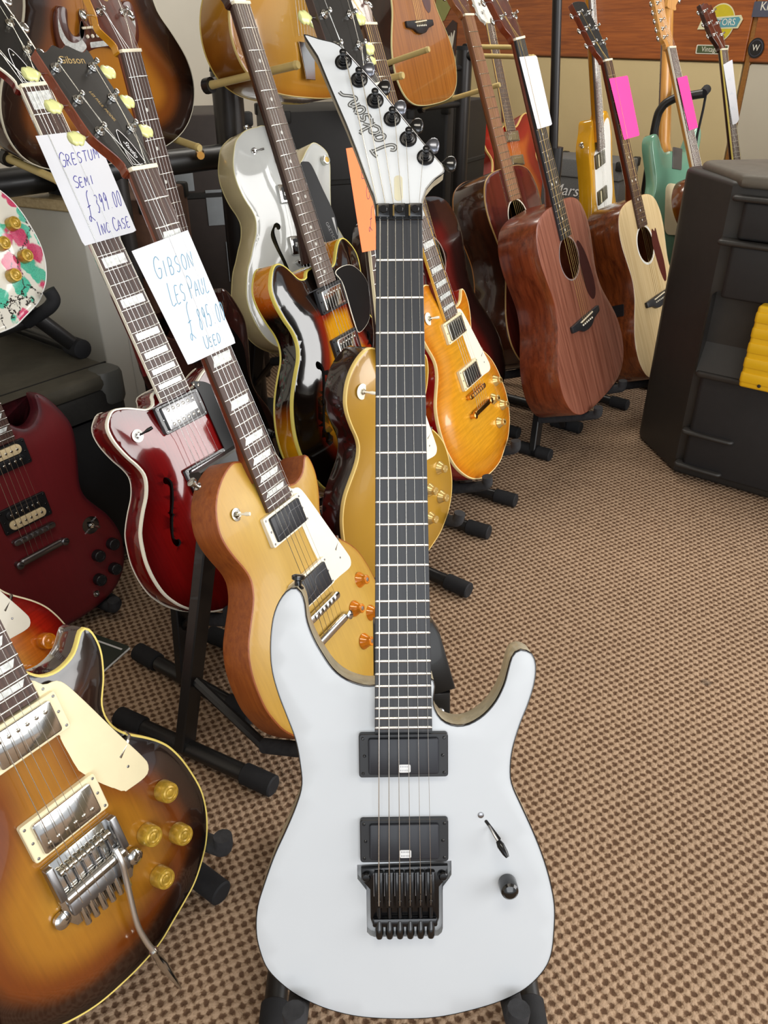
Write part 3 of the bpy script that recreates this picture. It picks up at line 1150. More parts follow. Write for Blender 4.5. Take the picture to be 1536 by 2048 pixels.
# tremolo unit of the near sunburst
z0 = g_sun.ztop(0, 660)
tb = g_sun.add('tremolo', slab([(-42, 620), (42, 620), (43, 690), (36, 702), (-36, 702), (-43, 690)], z0, z0 + 6, 1.4, 2), chrome)
for sx in (-1, 1):
    g_sun.add('tremolo_cheek', slab(rrect(sx * 39, 641, 9, 42, 2), z0 + 5, z0 + 15, 1.5, 2), satin_steel, tb)
    g_sun.add('mounting_screw', lathe([(9, z0 + 2), (9, z0 + 7), (6.5, z0 + 9), (3, z0 + 9.6)], sx * 47, 684, 20), chrome, tb)
for i in range(6):
    x = (i - 2.5) * 10.6
    g_sun.add('saddle_roller', tube([(x - 4.4, 634, z0 + 10), (x - 1.5, 634, z0 + 10), (x - 1.4, 634, z0 + 10), (x + 1.4, 634, z0 + 10), (x + 1.5, 634, z0 + 10), (x + 4.4, 634, z0 + 10)],
                                    [4.4, 4.4, 3, 3, 4.4, 4.4], 12), nickel, tb)
    g_sun.add('spring', tube([(x, 641, z0 + 9), (x, 656, z0 + 9)], 1.4, 8), satin_steel, tb)
    g_sun.add('fine_tuner', tube([(x, 684, z0 + 9), (x, 696, z0 + 9), (x, 706, z0 + 8)], [3.2, 4.0, 4.0], 12), chrome, tb)
g_sun.add('cam_bar', tube([(-36, 664, z0 + 9), (36, 664, z0 + 9)], 7.5, 16), chrome, tb)
g_sun.add('cam_plate', slab(rrect(0, 678, 74, 18, 3), z0 + 5, z0 + 12, 1.5, 2), satin_steel, tb)
arm_chrome = plain('brushed_arm_chrome', (228, 228, 226), .3, 1, 0, .02)
g_sun.add('tremolo_arm', tube(cr([(27, 652, z0 + 17), (26, 668, z0 + 21), (23, 690, z0 + 19), (14, 742, z0 + 17), (14, 770, z0 + 17), (17, 792, z0 + 18)], 6, False), 3.4, 12), arm_chrome, tb)
g_sun.add('arm_tip', tube([(16.4, 788, z0 + 18), (16.8, 791, z0 + 18), (17, 793, z0 + 18), (19, 812, z0 + 18), (23, 840, z0 + 19), (25, 856, z0 + 19.5)],
                          [5.2, 5.4, 4.2, 5.6, 3.4, 1.2], 14), chrome, tb)
g_sun.strings(636, 11, 25.5, (676, 12))

m_cherry = burst('cherry_burst', [(0, (120, 14, 10)), (26, (176, 34, 16)), (60, (205, 110, 26)), (100, (214, 148, 46)), (130, (216, 152, 50))], .18, .9, .12, .25)
g_cherry = single_cut('electric_guitar', 'cherry sunburst single-cut guitar half hidden behind the near tobacco sunburst one', (-759, 936, 833, 59.5, 22.3, .1),
                      m_cherry, plain('cherry_rim', (110, 14, 12), .2, 0, .8, .1), cream_plastic, mahogany_neck, rosewood, cream_plastic, 'covered', chrome, knob_amber, 'speed',
                      ivory_plastic, 'trap', cover=chrome)

m_gold = burst('satin_amber', [(0, (172, 126, 38)), (10, (182, 140, 50)), (60, (190, 152, 64)), (130, (194, 156, 70))], .42, .1, .10)
m_gold_side = wood('satin_brown_rim', (122, 58, 20), (152, 82, 30), .45, 0, 2, 30)
g_gold = single_cut('electric_guitar', 'satin amber single-cut guitar with black pickups, price card on its neck', (-293, 1057, 855, 62.2, 22, 1.0),
                    m_gold, m_gold_side, None, mahogany_neck, rosewood, ivory_plastic, 'active', chrome, knob_amber, 'hat', ivory_plastic, 'trap',
                    cap=chrome, toggle_washer=nickel, btn=tulip_green, btn_style='tulip', arch=9, over=((1, 4), 78, 240, 5.6), tog=(4, 3, 9))
sb = g_gold.strap_button(-92, 384, -40, chrome, (-.55, -.85, 0))
for y in (483, 588):
    zz = g_gold.ztop(0, y) + 12 + (1.5 if y < 500 else 2.5) - 3
    pts = [(-33, y + 10), (-14, y + 8), (-4, y + 5), (2, y - 6), (10, y - 9), (33, y - 8)]
    g_gold.add('pickup_print', ribbon([cr(pts, 4, False)], .5, zz + .06), plain('grey_print_%d' % y, (110, 112, 118), .5))
# truss cover and lettering on its headstock
tc = g_gold.add('truss_cover', slab(cr(half([(8, 8), (10, 14), (8, 34), (4, 48), (0, 54)]), 4), 0, 1.6, .4, 1), black_gloss, head=True)
g_gold.add('cover_edge', ribbon([np.vstack([cr(half([(8.4, 8), (10.6, 14), (8.6, 34), (4.5, 48.5), (0, 55)]), 4)])], .8, 1.65), print_white, tc, head=True)


def head_text(g, txt, size, mat, x, u, rot, shear=0, name='logo', parent=None, h=.08):
    V, F, fm = text_mesh(txt, size, mat, shear, .06)
    c, s_ = math.cos(rot), math.sin(rot)
    V = [(x + c * a - s_ * b, u + s_ * a + c * b, h + z) for a, b, z in V]
    return g.add(name, (V, F, fm), mat, parent, head=True)


head_text(g_gold, 'Gibson', 14, print_gold, 3, 150, -.02, .25)
head_text(g_gold, 'LES PAUL MODEL', 5.5, print_gold, 4, 88, -1.35, .3, 'model_script')
head_text(g_gold, 'Studio', 9, print_white, 1, 28, -1.45, .3, 'cover_script', tc, 1.7)

m_goldtop = burst('metallic_gold', [(0, (150, 112, 30)), (40, (164, 124, 38)), (130, (170, 130, 44))], .26, .7, .02)
g_gtop = single_cut('electric_guitar', 'gold-top single-cut guitar with dark brown rim behind the white guitar neck', (-30, 1305, 932, 52.1, 8.2, 0),
                    m_goldtop, wood('chocolate_rim', (24, 13, 10), (44, 24, 18), .15, .8), plain('gold_binding', (226, 196, 120), .35, 0, .3, .05), dark_neck, rosewood, ivory_plastic,
                    'covered', chrome, knob_pale, 'hat', ivory_plastic, 'trap', cover=chrome, board_bind=cream_plastic, btn=tulip_green, btn_style='tulip', over=((1,), 70, 232, 5.6))

m_honey = burst('honey_flame', [(0, (196, 112, 18)), (30, (212, 140, 26)), (80, (222, 156, 36)), (130, (222, 160, 44))], .2, .8, .08, .2)
g_honey = single_cut('electric_guitar', 'honey amber single-cut guitar with red rim and gold hardware', (-12, 1718, 912, 59.6, 21.4, -2.7),
                     m_honey, plain('bright_red_rim', (140, 12, 10), .18, 0, .8, .06), plain('honey_binding', (238, 212, 150), .35, 0, .3, .04), red_neck, rosewood_grey, cream_plastic, 'lines',
                     gold_metal, knob_pale, 'hat', ivory_plastic, 'block', cover=nickel, cap=gold_metal, board_bind=plain('amber_binding', (226, 176, 70), .35, 0, .3, .05),
                     btn=tulip_green, btn_style='tulip')

# floral painted guitar
k = NT('floral_paint').props(.16, 0, .8)
v = k.coord()
sp = k.n('ShaderNodeSeparateXYZ')
k.l(v, sp.inputs[0])
cxy = k.n('ShaderNodeCombineXYZ')
k.l(sp.outputs['X'], cxy.inputs['X'])
k.l(sp.outputs['Y'], cxy.inputs['Y'])
wob = k.n('ShaderNodeTexNoise')
wob.inputs['Scale'].default_value = 55
k.l(cxy.outputs[0], wob.inputs['Vector'])
mixv = k.n('ShaderNodeMix', data_type='RGBA', blend_type='ADD')
mixv.inputs[0].default_value = .02
k.l(cxy.outputs[0], mixv.inputs[6])
k.l(wob.outputs['Color'], mixv.inputs[7])


def flower_layer(scale, off, lo, hi):
    mp = k.n('ShaderNodeMapping')
    mp.inputs['Location'].default_value = off
    k.l(mixv.outputs[2], mp.inputs[0])
    vo = k.n('ShaderNodeTexVoronoi')
    vo.inputs['Scale'].default_value = scale
    vo.inputs['Randomness'].default_value = .75
    k.l(mp.outputs[0], vo.inputs['Vector'])
    r = k.n('ShaderNodeValToRGB')
    r.color_ramp.elements[0].position = lo
    r.color_ramp.elements[0].color = (1, 1, 1, 1)
    r.color_ramp.elements[1].position = hi
    r.color_ramp.elements[1].color = (0, 0, 0, 1)
    k.l(vo.outputs['Distance'], r.inputs[0])
    return r.outputs[0]


fine = k.ramp(k.noise(v, 420, 2), [(.35, (.75, .75, .75, 1)), (.6, (1, 1, 1, 1))])
teal = k.mix(1.0, lin((92, 205, 172)), fine, 'MULTIPLY')
pink = k.mix(1.0, lin((222, 78, 118)), fine, 'MULTIPLY')
c0 = k.mix(flower_layer(24, (.013, .02, 0), .40, .46), lin((238, 234, 220)), teal)
c1 = k.mix(flower_layer(19, (.041, .007, 0), .34, .40), c0, pink)
c2 = k.mix(flower_layer(19, (.041, .007, 0), .05, .08), c1, lin((70, 24, 60)))
vo2 = k.n('ShaderNodeTexVoronoi', feature='DISTANCE_TO_EDGE')
vo2.inputs['Scale'].default_value = 11
k.l(mixv.outputs[2], vo2.inputs['Vector'])
stem = k.ramp(vo2.outputs['Distance'], [(.012, (1, 1, 1, 1)), (.02, (0, 0, 0, 1))])
dash = k.ramp(k.noise(v, 300, 1), [(.45, (0, 0, 0, 1)), (.5, (1, 1, 1, 1))])
white_only = k.mix(1.0, stem, dash, 'MULTIPLY')
c3 = k.mix(white_only, c2, lin((60, 56, 52)))
k.l(c3, k.b.inputs['Base Color'])
m_floral = k.m
g_floral = single_cut('electric_guitar', 'white single-cut guitar painted with pink and green flowers on the black amplifier', (-919, 1530, 1307, 60.8, 20.1, .3),
                      m_floral, plain('white_rim', (232, 230, 222), .2, 0, .8, .02), white_plastic, maple_neck, rosewood, ivory_plastic, 'covered', chrome, knob_gold, 'speed',
                      ivory_plastic, 'block', cover=chrome, pg=False)

# ------------------------------------------------------------------ white pointed-headstock guitar
WB = [(-27, 447), (-42, 446), (-57, 440), (-69, 430), (-79, 415), (-88, 398), (-94, 380), (-96, 362), (-100, 351), (-106, 347), (-114, 351), (-122, 362), (-128, 379),
      (-131, 405), (-130, 430), (-124, 455), (-116, 478), (-108, 502), (-104, 528), (-103, 549), (-109, 570), (-120, 596), (-132, 622), (-143, 652), (-151, 678),
      (-153, 703), (-150, 724), (-142, 746), (-124, 766), (-104, 780), (-78, 792), (-47, 800), (-8, 803), (31, 802), (67, 795), (99, 785), (124, 772), (142, 754),
      (151, 735), (154, 707), (154, 680), (149, 653), (141, 626), (131, 600), (119, 573), (110, 552), (108, 536), (110, 515), (117, 490), (125, 469), (131, 449),
      (133, 431), (130, 418), (122, 413), (115, 413), (109, 419), (105, 433), (101, 448), (92, 466), (78, 481), (62, 489), (47, 488), (36, 480), (30, 465), (28, 440)]
m_white = plain('satin_white_paint', (196, 200, 204), .42, 0, .15, .015, 8)
m_white_side = wood('pale_greige_rim', (158, 150, 128), (186, 178, 156), .4, .2, 2, 14)
m_cav = plain('white_cavity', (190, 192, 194), .5, 0, 0, .03)
gw = Gt('electric_guitar', 'white electric guitar with black neck and pointed headstock standing in front', (14, 776, 850, .5, 25.5, -.4), 803)
recess = resample([(-48, 634), (48, 631), (48, 647), (39, 659), (39, 707), (34, 712), (-34, 712), (-39, 707), (-39, 661), (-48, 649)], 5)
gw.body(key(WB), -12, 40, [m_white, m_white_side, m_cav], er=1.0, arch=0, holes=[recess], depth=9, floor=True, back_er=6, grid=16)
gw.binding(1.0, 3.2, black_gloss)
gw.neck(492, 21.5, 28.4, white_neck, heel=440)
gw.board(491, ebony, 24, 648)
WH = [(-21.5, 0), (-21.5, 14), (-24, 27), (-31, 47), (-38, 68), (-49, 99), (-58, 122), (-66, 143), (-76, 170), (-90, 194), (-88, 194.6), (-73, 189), (-61, 186), (-54, 182), (-44, 170), (-16, 135),
      (12, 96), (35, 65), (43, 55), (44, 50), (41, 47), (33, 41), (26, 32), (22, 20), (21.5, 14), (21.5, 0)]
slot = rrect(0, 33, 8, 26, 3.9, 0, 5)
gw.headstock(WH, 14, [m_white, m_white_side], 14, 1)
gw.add('headstock_binding', sweep_edge(gw.hsP, [(.3, -2.2), (.3, -.3), (-.2, .15), (-1.0, .15), (-1.0, -2.2)]), black_gloss, head=True)
sl = gw.add('truss_slot', slab(slot, -.2, .15, .1, 1), plain('slot_cream_wood', (205, 198, 170), .6), head=True)  # slot filled with one even cream wood colour
for i, (x, u) in enumerate([(-51, 164), (-36, 145), (-21, 123), (-5, 104), (10, 83), (26, 64)]):
    t = gw.tuner(x, u, 1, black_gloss if i % 2 else plain('smoked_chrome_%d' % i, (110, 112, 120), .25, .8), black_metal, 'kidney', 12, -11, reach=12)
    gw.add('washer', lathe([(8.3, 0), (8.3, .8), (6.8, 1.4), (4, 1.5)], x, u, 22), black_metal, t, head=True)
gw.posts = [(-51, 164), (-36, 145), (-21, 123), (-5, 104), (10, 83), (26, 64)]
ln = gw.add('locking_nut', slab(rrect(0, -7, 44, 15, 1), -5, 1.2, .6, 1), black_metal)
for i in range(3):
    x = (i - 1) * 14.6
    b = gw.add('clamp_block', slab(rrect(x, -7.5, 12.2, 12.5, 1.2), 1.2, 6.2, 1, 2), black_metal, ln)
    gw.add('clamp_screw', join(cyl(x, -7.5, 3.6, 5.5, 9.2, 18, .6), cyl(x, -7.5, 1.5, 9.1, 9.3, 6, .05)), black_metal, b)
    gw.add('clamp_edge', slab(rrect(x - 5.2, -7, 1.6, 10, .4), 6.0, 6.4, .1, 1), plain('worn_brass_%d' % i, (120, 100, 60), .4, .8), b)
for y in (517, 606):
    r = gw.humbucker(y, -10, black_satin, 'active', cover=pickup_black, tall=7.5)
    lg = gw.add('pickup_logo', slab(rrect(1, y + 12, 11.5, 8.2, 1.4), -2.45, -2.35, .02, 1), print_white, r)
    for k2 in (-1, 1):
        for q in range(6):
            gw.add('logo_mark', slab(rrect(1 + (q - 2.5) * 1.6, y + 12 + k2 * 2, .7, 1.9, .3), -2.34, -2.27, .02, 1), satin_steel, lg)
fl = gw.add('locking_bridge', slab([(-44, 636), (44, 634), (44, 646), (35, 657), (35, 690), (33, 697), (-33, 697), (-35, 690), (-35, 659), (-44, 648)], -14, -8, 1.2, 2), black_metal)
for sx in (-1, 1):
    gw.add('pivot_screw', lathe([(4.6, -9), (4.6, -4), (3.6, -2.8), (1.6, -2.6)], sx * 39, 643.5, 18), black_metal, fl)
for i in range(6):
    x = (i - 2.5) * 10.5
    sd = gw.add('saddle', slab(rrect(x, 657, 9.2, 38, 1.4), -9, -3.5, 1, 2), black_metal, fl)
    gw.add('saddle_ridge', slab(rrect(x, 649, 3.0, 22, 1.2), -4, 1.0, 1, 2), black_gloss, sd)
    gw.add('saddle_groove', slab(rrect(x - 4.9, 650, .7, 24, .2), -4, -1.4, .2, 1), satin_steel, sd)
    gw.add('intonation_screw', cyl(x, 669, 1.9, -4, -2.4, 12, .3), black_metal, sd)
    gw.add('lock_screw', tube([(x, 676, -7), (x, 690, -6.5)], 2.4, 10), black_metal, sd)
    gw.add('fine_tuner', tube([(x, 690, -5), (x, 697, -4.6), (x, 704, -4.4), (x, 708, -4.4)], [2.6, 4.3, 4.6, 3.2], 14), black_gloss, fl)
gw.add('rear_bar', slab(rrect(0, 692, 66, 9, 2), -9, -3, 1.5, 2), black_metal, fl)
gw.strings(650, 2.0, 26.2, (672, -1.2), z0=1.8, rads=[.62, .52, .42, .34, .26, .22])
gw.knob(105, 655, -12, black_gloss, 'dome')
sw = gw.add('blade_switch', slab(rrect(90, 599, 26, 3.2, 1.5, .95), -12.3, -11.8, .1, 1), cavity_dark)
gw.add('switch_lever', tube([(86, 594, -13), (91, 601, -3), (95, 607, 1)], [1.3, 1.3, 1.3], 8), satin_steel, sw)
gw.add('switch_tip', tube([(94, 605, -1), (96, 608, 2), (100, 614, 6), (102, 617, 8.5)], [2.6, 3.9, 3.2, 1.8], 14), black_metal, sw)
gw.screw(78, 583, -12, sw, satin_steel, 3.2)
gw.strap_button(-104, 351, -28, black_gloss, (.05, -1, 0))

# script logo: heavy dark stroke with a pale centre line
LOGO = {'J': [[(.0, 1.25), (.25, 1.32), (.62, 1.3)], [(.45, 1.3), (.42, .6), (.3, .05), (.05, -.1), (-.12, .1), (.02, .3)]],
        'a': [[(.5, .6), (.2, .62), (.05, .3), (.2, .02), (.45, .15), (.52, .6), (.5, .15), (.65, .02)]],
        'c': [[(.5, .5), (.3, .62), (.08, .4), (.1, .1), (.35, 0), (.6, .15)]],
        'k': [[(.1, 1.15), (.12, 0)], [(.5, .65), (.14, .3), (.55, 0)], [(-.1, 1.1), (.1, 1.15)]],
        's': [[(.5, .55), (.25, .62), (.12, .45), (.4, .25), (.3, .02), (.05, .05)]],
        'o': [[(.3, .62), (.08, .4), (.15, .05), (.4, .02), (.52, .35), (.3, .62)]],
        'n': [[(.1, .6), (.12, 0)], [(.12, .4), (.35, .62), (.48, .4), (.48, .05), (.7, .0), (.95, .25), (1.2, .55), (1.5, .6)]]}


def script_logo(word, size, adv):
    paths, x = [], 0
    for ch in word:
        for st in LOGO[ch]:
            p = [((x + a + b * .12) * size, b * size) for a, b in st]
            paths.append(cr(p, 4, False))
        x += .82 if ch == 'J' else adv
    return paths


def logo_xf(p, x0=-3, u0=74):
    # text runs from beside the nut towards the tip; baseline on the tuner side
    d = np.array((-.575, .82))
    upv = np.array((-.82, -.575))
    return np.array([np.array((x0, u0)) + d * a + upv * b for a, b in p])


lp_ = [logo_xf(p) for p in script_logo('Jackson', 15.0, .56)]
lo = gw.add('logo', ribbon(lp_, 3.5, .12), print_black, head=True)
gw.add('logo_inner', ribbon(lp_, 1.1, .17), plain('logo_grey', (176, 178, 178), .4), lo, head=True)

# ------------------------------------------------------------------ satin wine double-cut
g_sg = Gt('electric_guitar', 'satin wine-red double-horn guitar with black and cream pickups beside the amplifier', (-709, 1227, 860, 51.3, 9, -2.7), 832)
m_wine = burst('satin_wine', [(0, (84, 12, 16)), (20, (108, 22, 26)), (130, (118, 28, 34))], .45, .05, .12)
g_sg.body(key(half(SG_H)), -14, 34, [m_wine, wood('wine_rim', (56, 10, 18), (84, 18, 28), .45, .05)], er=7, arch=2, aw=30, grid=13)
g_sg.neck(458, 21.5, 28.5, wood('wine_neck', (60, 12, 18), (88, 20, 30), .45, .05))
g_sg.board(458, rosewood, 22, 628, inlay='trap')
g_sg.nutbar(bone)
g_sg.headstock(GIBSON_HS, 17, [hs_black, mahogany_neck])
g_sg.tuners33(TUN_X, TUN_U, chrome, chrome)
for y, fl2 in ((485, -1), (588, 1)):
    g_sg.humbucker(y, -11.5, black_satin, 'zebra', flip=fl2, tall=9)
g_sg.tom(628, -13, satin_steel)
g_sg.stoptail(667, -13, satin_steel, 46)
g_sg.strings(628, 2.0, 25.5, (661, -2))
for x, y in ((97, 729), (83, 775), (132, 722), (119, 771)):
    kn = g_sg.knob(x, y, -12, black_satin, 'flat')
    for q in range(10):
        a = 2 * math.pi * q / 10
        g_sg.add('knob_tick', box(x + 9 * math.cos(a), y + 9 * math.sin(a), 2.2, .7, 1.6, 2.2, .1, .1, a), print_white, kn)
pp = g_sg.add('switch_plate', lathe([(17, -12.2), (17, -11.6), (5, -11.3)], 106, 668, 28), black_gloss)
tgl = g_sg.toggle(106, 668, -11.4, black_gloss, nickel, chrome, (5, 2), 7)
for txt, dx, dy in (('RHYTHM', -9, 7), ('TREBLE', 9, -8)):
    V, F, fm = text_mesh(txt, 4.2, print_white)
    c_, s_ = math.cos(-.4), math.sin(-.4)
    V = [(106 + dx + c_ * a + s_ * b, 668 + dy + s_ * a - c_ * b, -11.3 + .3) for a, b, z in V]
    g_sg.add('plate_lettering', (V, F, fm), print_white, pp)
g_sg.add('output_jack', lathe([(6.5, -12.2), (6.5, -10), (4.2, -9), (4.0, -7.5), (2.6, -7.4), (2.4, -11)], 69, 800, 20), chrome)

# ------------------------------------------------------------------ cherry semi-hollow
g_red = Gt('electric_guitar', 'cherry red semi-hollow guitar with white binding, handwritten card on its neck', (-480, 1247, 935, 55.2, 22.9, -2.3), 812)
m_red = burst('gloss_cherry', [(0, (84, 8, 10)), (40, (124, 14, 15)), (130, (150, 24, 18))], .12, .9, .22)
m_redrim = wood('gloss_cherry_rim', (72, 7, 8), (116, 14, 12), .12, .9)
fh = [g_red.fhole(-1, -70, 566, .72, .42), g_red.fhole(1, 70, 566, .72, -.42)]
g_red.body(key(half(RED_H)), -15, 45, [m_red, m_redrim, cavity_dark], er=1.2, arch=9, aw=70, holes=fh, depth=5)
g_red.binding(2.4, 6, ivory_plastic)
g_red.binding(1.0, 1.6, ivory_plastic, 'back_binding', z=-15 - 45 + 2.5, out=.4, lift=0)
g_red.neck(458, 21.5, 28.5, red_neck)
g_red.board(458, rosewood, 22, 628, bind=ivory_plastic, inlay='block')
g_red.nutbar(bone)
g_red.headstock(GIBSON_HS, 17, [hs_black, red_neck])
g_red.add('headstock_binding', sweep_edge(g_red.hsP, [(.3, -3), (.3, 0), (-1.6, .25), (-1.6, -3)]), ivory_plastic, head=True)
g_red.tuners33(TUN_X, TUN_U, chrome, nickel)
tcr = g_red.add('truss_cover', slab(cr(half([(9, 8), (11, 14), (8, 36), (4, 52), (0, 58)]), 4), 0, 1.6, .4, 1), black_gloss, head=True)
g_red.add('cover_edge', ribbon([cr(half([(9.4, 8), (11.6, 14), (8.6, 36), (4.5, 52.5), (0, 59)]), 4)], .9, 1.65), print_white, tcr, head=True)
g_red.screw(0, 50, 1.6, tcr, nickel, 1.8, head=True)
for y in (483, 588):
    g_red.humbucker(y, g_red.ztop(0, y) + 1.5, black_gloss, 'filter', tall=9)
g_red.tom(628, g_red.ztop(0, 628) - 1, chrome)
g_red.stoptail(668, g_red.ztop(0, 668) - 1, chrome)
g_red.strings(628, 9, 25.5, (661, 6), over=((0, 4), 58, 220, 5.6))
zr = g_red.ztop(60, 520) + 4
pgr = g_red.add('pickguard', slab(resample(cr([(38, 450), (52, 452), (70, 462), (84, 482), (90, 510), (86, 545), (74, 570), (52, 590), (46, 575), (46, 520), (46, 470)], 4), 5), zr, zr + 2, .5, 1), guard_black)
for x, y in ((42, 454), (50, 458), (58, 585)):
    g_red.screw(x, y, zr + 1.8, pgr, nickel, 2.4)
g_red.toggle(-87, 487, g_red.ztop(-87, 487) + .2, white_plastic, black_gloss, chrome, (16, -4), 10)
for x, y in ((95, 660), (70, 700), (118, 700), (95, 740)):
    g_red.knob(x, y, g_red.ztop(x, y), black_gloss, 'hat')

# ------------------------------------------------------------------ yellow and black sunburst semi-hollow
g_es = Gt('electric_guitar', 'black and yellow sunburst semi-hollow guitar with cream binding and f-holes', (-230, 1539, 1038, 62.3, 18.2, -.3), 847)
m_es = burst('tea_burst', [(0, (12, 8, 6)), (52, (16, 9, 6)), (74, (120, 30, 8)), (96, (205, 140, 16)), (130, (216, 160, 20))], .1, 1.0, .05)
m_es_side = side_bands('tea_burst_rim', [(.0, (188, 134, 20)), (.34, (196, 138, 14)), (.46, (120, 60, 10)), (.50, (16, 10, 6)), (.80, (16, 10, 6)), (.86, (170, 78, 8)), (1.0, (205, 140, 16))],
                       0.0, .46, .1, 1.0)
fh = [g_es.fhole(-1, -88, 580, .95, .42), g_es.fhole(1, 88, 580, .95, -.42)]
g_es.body(key(half(ES_H)), -15, 44, [m_es, m_es_side, cavity_dark], er=1.2, arch=10, aw=75, holes=fh, depth=5)
yel_bind = plain('yellowed_binding', (214, 198, 96), .35, 0, .3, .06)
g_es.binding(2.4, 6, yel_bind)
g_es.binding(1.0, 4, yel_bind, 'back_binding', z=-15 - 44 + 4.5, out=.4, lift=0)
g_es.neck(458, 21.5, 28.5, dark_neck)
g_es.board(458, rosewood_grey, 22, 628, inlay='dot', inlay_mat=dot_pearl)
g_es.nutbar(bone)
g_es.headstock(GIBSON_HS, 17, [hs_black, dark_neck])
g_es.tuners33(TUN_X, TUN_U, chrome, chrome)
for y in (483, 575):
    g_es.humbucker(y, g_es.ztop(0, y) + 1.5, black_satin, 'covered', cover=chrome)
g_es.tom(628, g_es.ztop(0, 628) - 1, chrome)
g_es.stoptail(668, g_es.ztop(0, 668) - 1, chrome)
g_es.strings(628, 9, 25.5, (661, 6))
zr = g_es.ztop(70, 500) + 5
pge = g_es.add('pickguard', slab(resample(cr([(33, 446), (60, 440), (96, 446), (124, 470), (132, 496), (118, 530), (96, 556), (52, 566), (46, 540), (46, 470)], 4), 5), zr, zr + 2, .5, 1), guard_black)
g_es.add('pickguard_edge', sweep_edge(resample(cr([(33, 446), (60, 440), (96, 446), (124, 470), (132, 496), (118, 530), (96, 556), (52, 566), (46, 540), (46, 470)], 4), 5), [(.2, zr), (.2, zr + 1.6), (-.7, zr + 2.1), (-.7, zr)]), ivory_plastic, pge)
for x, y in ((110, 660), (80, 700), (130, 705), (100, 745)):
    g_es.knob(x, y, g_es.ztop(x, y), black_satin, 'hat')

# ------------------------------------------------------------------ white hollow-body
g_gr = Gt('electric_guitar', 'white hollow-body guitar with cream rim, f-hole and black pickguard', (-327, 2213, 1161, 46.6, 19.3, 3.4), 908)
m_grw = plain('gloss_white_top', (208, 210, 206), .12, 0, .9, .01)
m_grs = plain('cream_rim', (216, 200, 156), .25, 0, .6, .03)


def big_f(sx):
    c = [(0, 0), (6, -7), (14, -7), (19, 0), (16, 8), (8, 8), (8, 2), (3, 4), (-1, 18), (2, 55), (12, 95), (14, 120), (8, 134), (-4, 138), (-12, 130), (-9, 122), (-3, 128),
         (4, 124), (5, 110), (-3, 75), (-10, 45), (-12, 18)]
    return resample(cr([(sx * (-76 + a), 600 + b) for a, b in c], 3), 4)


g_gr.body(key(GR), -15, 66, [m_grw, m_grs, cavity_dark], er=1.5, arch=14, aw=90, holes=[big_f(1), big_f(-1)], depth=5)
g_gr.binding(1.6, 3.5, plain('pale_yellow_binding', (222, 212, 160), .35, 0, .3, .03))
g_gr.binding(.8, 3, plain('pale_binding_back', (226, 212, 150), .35, 0, .3, .03), 'back_binding', z=-15 - 66 + 4, out=.4, lift=0)
g_gr.neck(458, 21.5, 28.5, dark_neck)
g_gr.board(458, rosewood, 22, 628, inlay='block')
g_gr.nutbar(bone)
g_gr.headstock(GIBSON_HS, 15, [hs_black, dark_neck])
g_gr.tuners33(TUN_X, TUN_U, chrome, chrome)
for y in (530, 650):
    zz = g_gr.ztop(0, y)
    pk = g_gr.add('pickup', slab(rrect(0, y, 92, 44, 4), zz - 3, zz + 8, 2, 2), chrome)
    g_gr.add('pickup_insert', slab(rrect(0, y, 76, 30, 3), zz + 7.5, zz + 8.6, .5, 1), black_satin, pk)
    g_gr.add('pickup_core', slab(rrect(0, y, 66, 12, 3), zz + 8, zz + 9.6, .5, 1), chrome, pk)
g_gr.tom(690, g_gr.ztop(0, 690) - 1, chrome)
g_gr.strings(690, 12, 25.5, (800, 6))
g_gr.add('trapeze_tail', slab([(-18, 880), (18, 880), (30, 800), (20, 770), (-20, 770), (-30, 800)], 3, 7, 1, 1), chrome)
zr = g_gr.ztop(60, 560) + 6
pgg = g_gr.add('pickguard', slab(resample(cr([(40, 466), (58, 460), (74, 468), (94, 525), (116, 590), (114, 640), (96, 676), (60, 700), (20, 706), (-24, 700), (-22, 685), (36, 672), (44, 600), (42, 520)], 4), 6), zr, zr + 2, .5, 1), guard_black)
V, F, fm = text_mesh('GRETSCH', 13, print_white)
c_, s_ = math.cos(-1.25), math.sin(-1.25)
V = [(92 + c_ * a - s_ * (b), 632 - (s_ * a + c_ * b), zr + 2.1) for a, b, z in V]
g_gr.add('logo', (V, F, fm), print_white, pgg)
for k3 in range(2):
    g_gr.add('logo_ray', slab([(104 + 4 * k3, 596), (108 + 4 * k3, 596), (112, 640), (110, 640)], zr + 2, zr + 2.2, .05, 1), print_white, pgg)
g_gr.toggle(-81, 429, g_gr.ztop(-81, 429), chrome, chrome, chrome, (14, 0), 8)
g_gr.knob(131, 457, g_gr.ztop(131, 457), plain('clear_knob', (196, 196, 186), .2, .7, .3, .05), 'flat', knob_gold)
g_gr.strap_button(-62, 377, -42, chrome, (-.1, -1, 0))

# ------------------------------------------------------------------ dark brown double-horn
g_dk = Gt('electric_guitar', 'glossy dark brown double-horn guitar with dot inlays standing between red and sunburst semi-hollows', (-407, 1489, 971, 62.3, 10, -.6), 832)
m_dk = burst('dark_walnut_gloss', [(0, (52, 30, 26)), (60, (60, 34, 28)), (130, (62, 36, 30))], .14, .8, .25)
g_dk.body(key(half(SG_H)), -14, 36, [m_dk, wood('dark_walnut_rim', (44, 26, 22), (66, 38, 32), .14, .8)], er=6, arch=1, aw=20)
g_dk.neck(458, 21.5, 28.5, mahogany_neck)
g_dk.board(458, rosewood, 22, 628, inlay='dot', inlay_mat=dot_pearl)
g_dk.nutbar(bone)
g_dk.headstock(half([(21.5, 0), (22, 12), (28, 22), (38, 34), (41, 42), (36, 56), (34, 80), (35, 120), (38, 160), (30, 168), (14, 164), (0, 169)]), 16, [hs_brown, plain('amber_edge', (196, 134, 22), .25, 0, .6, .1)])
g_dk.tuners33((27, 27, 26), (135, 100, 62), chrome, chrome)
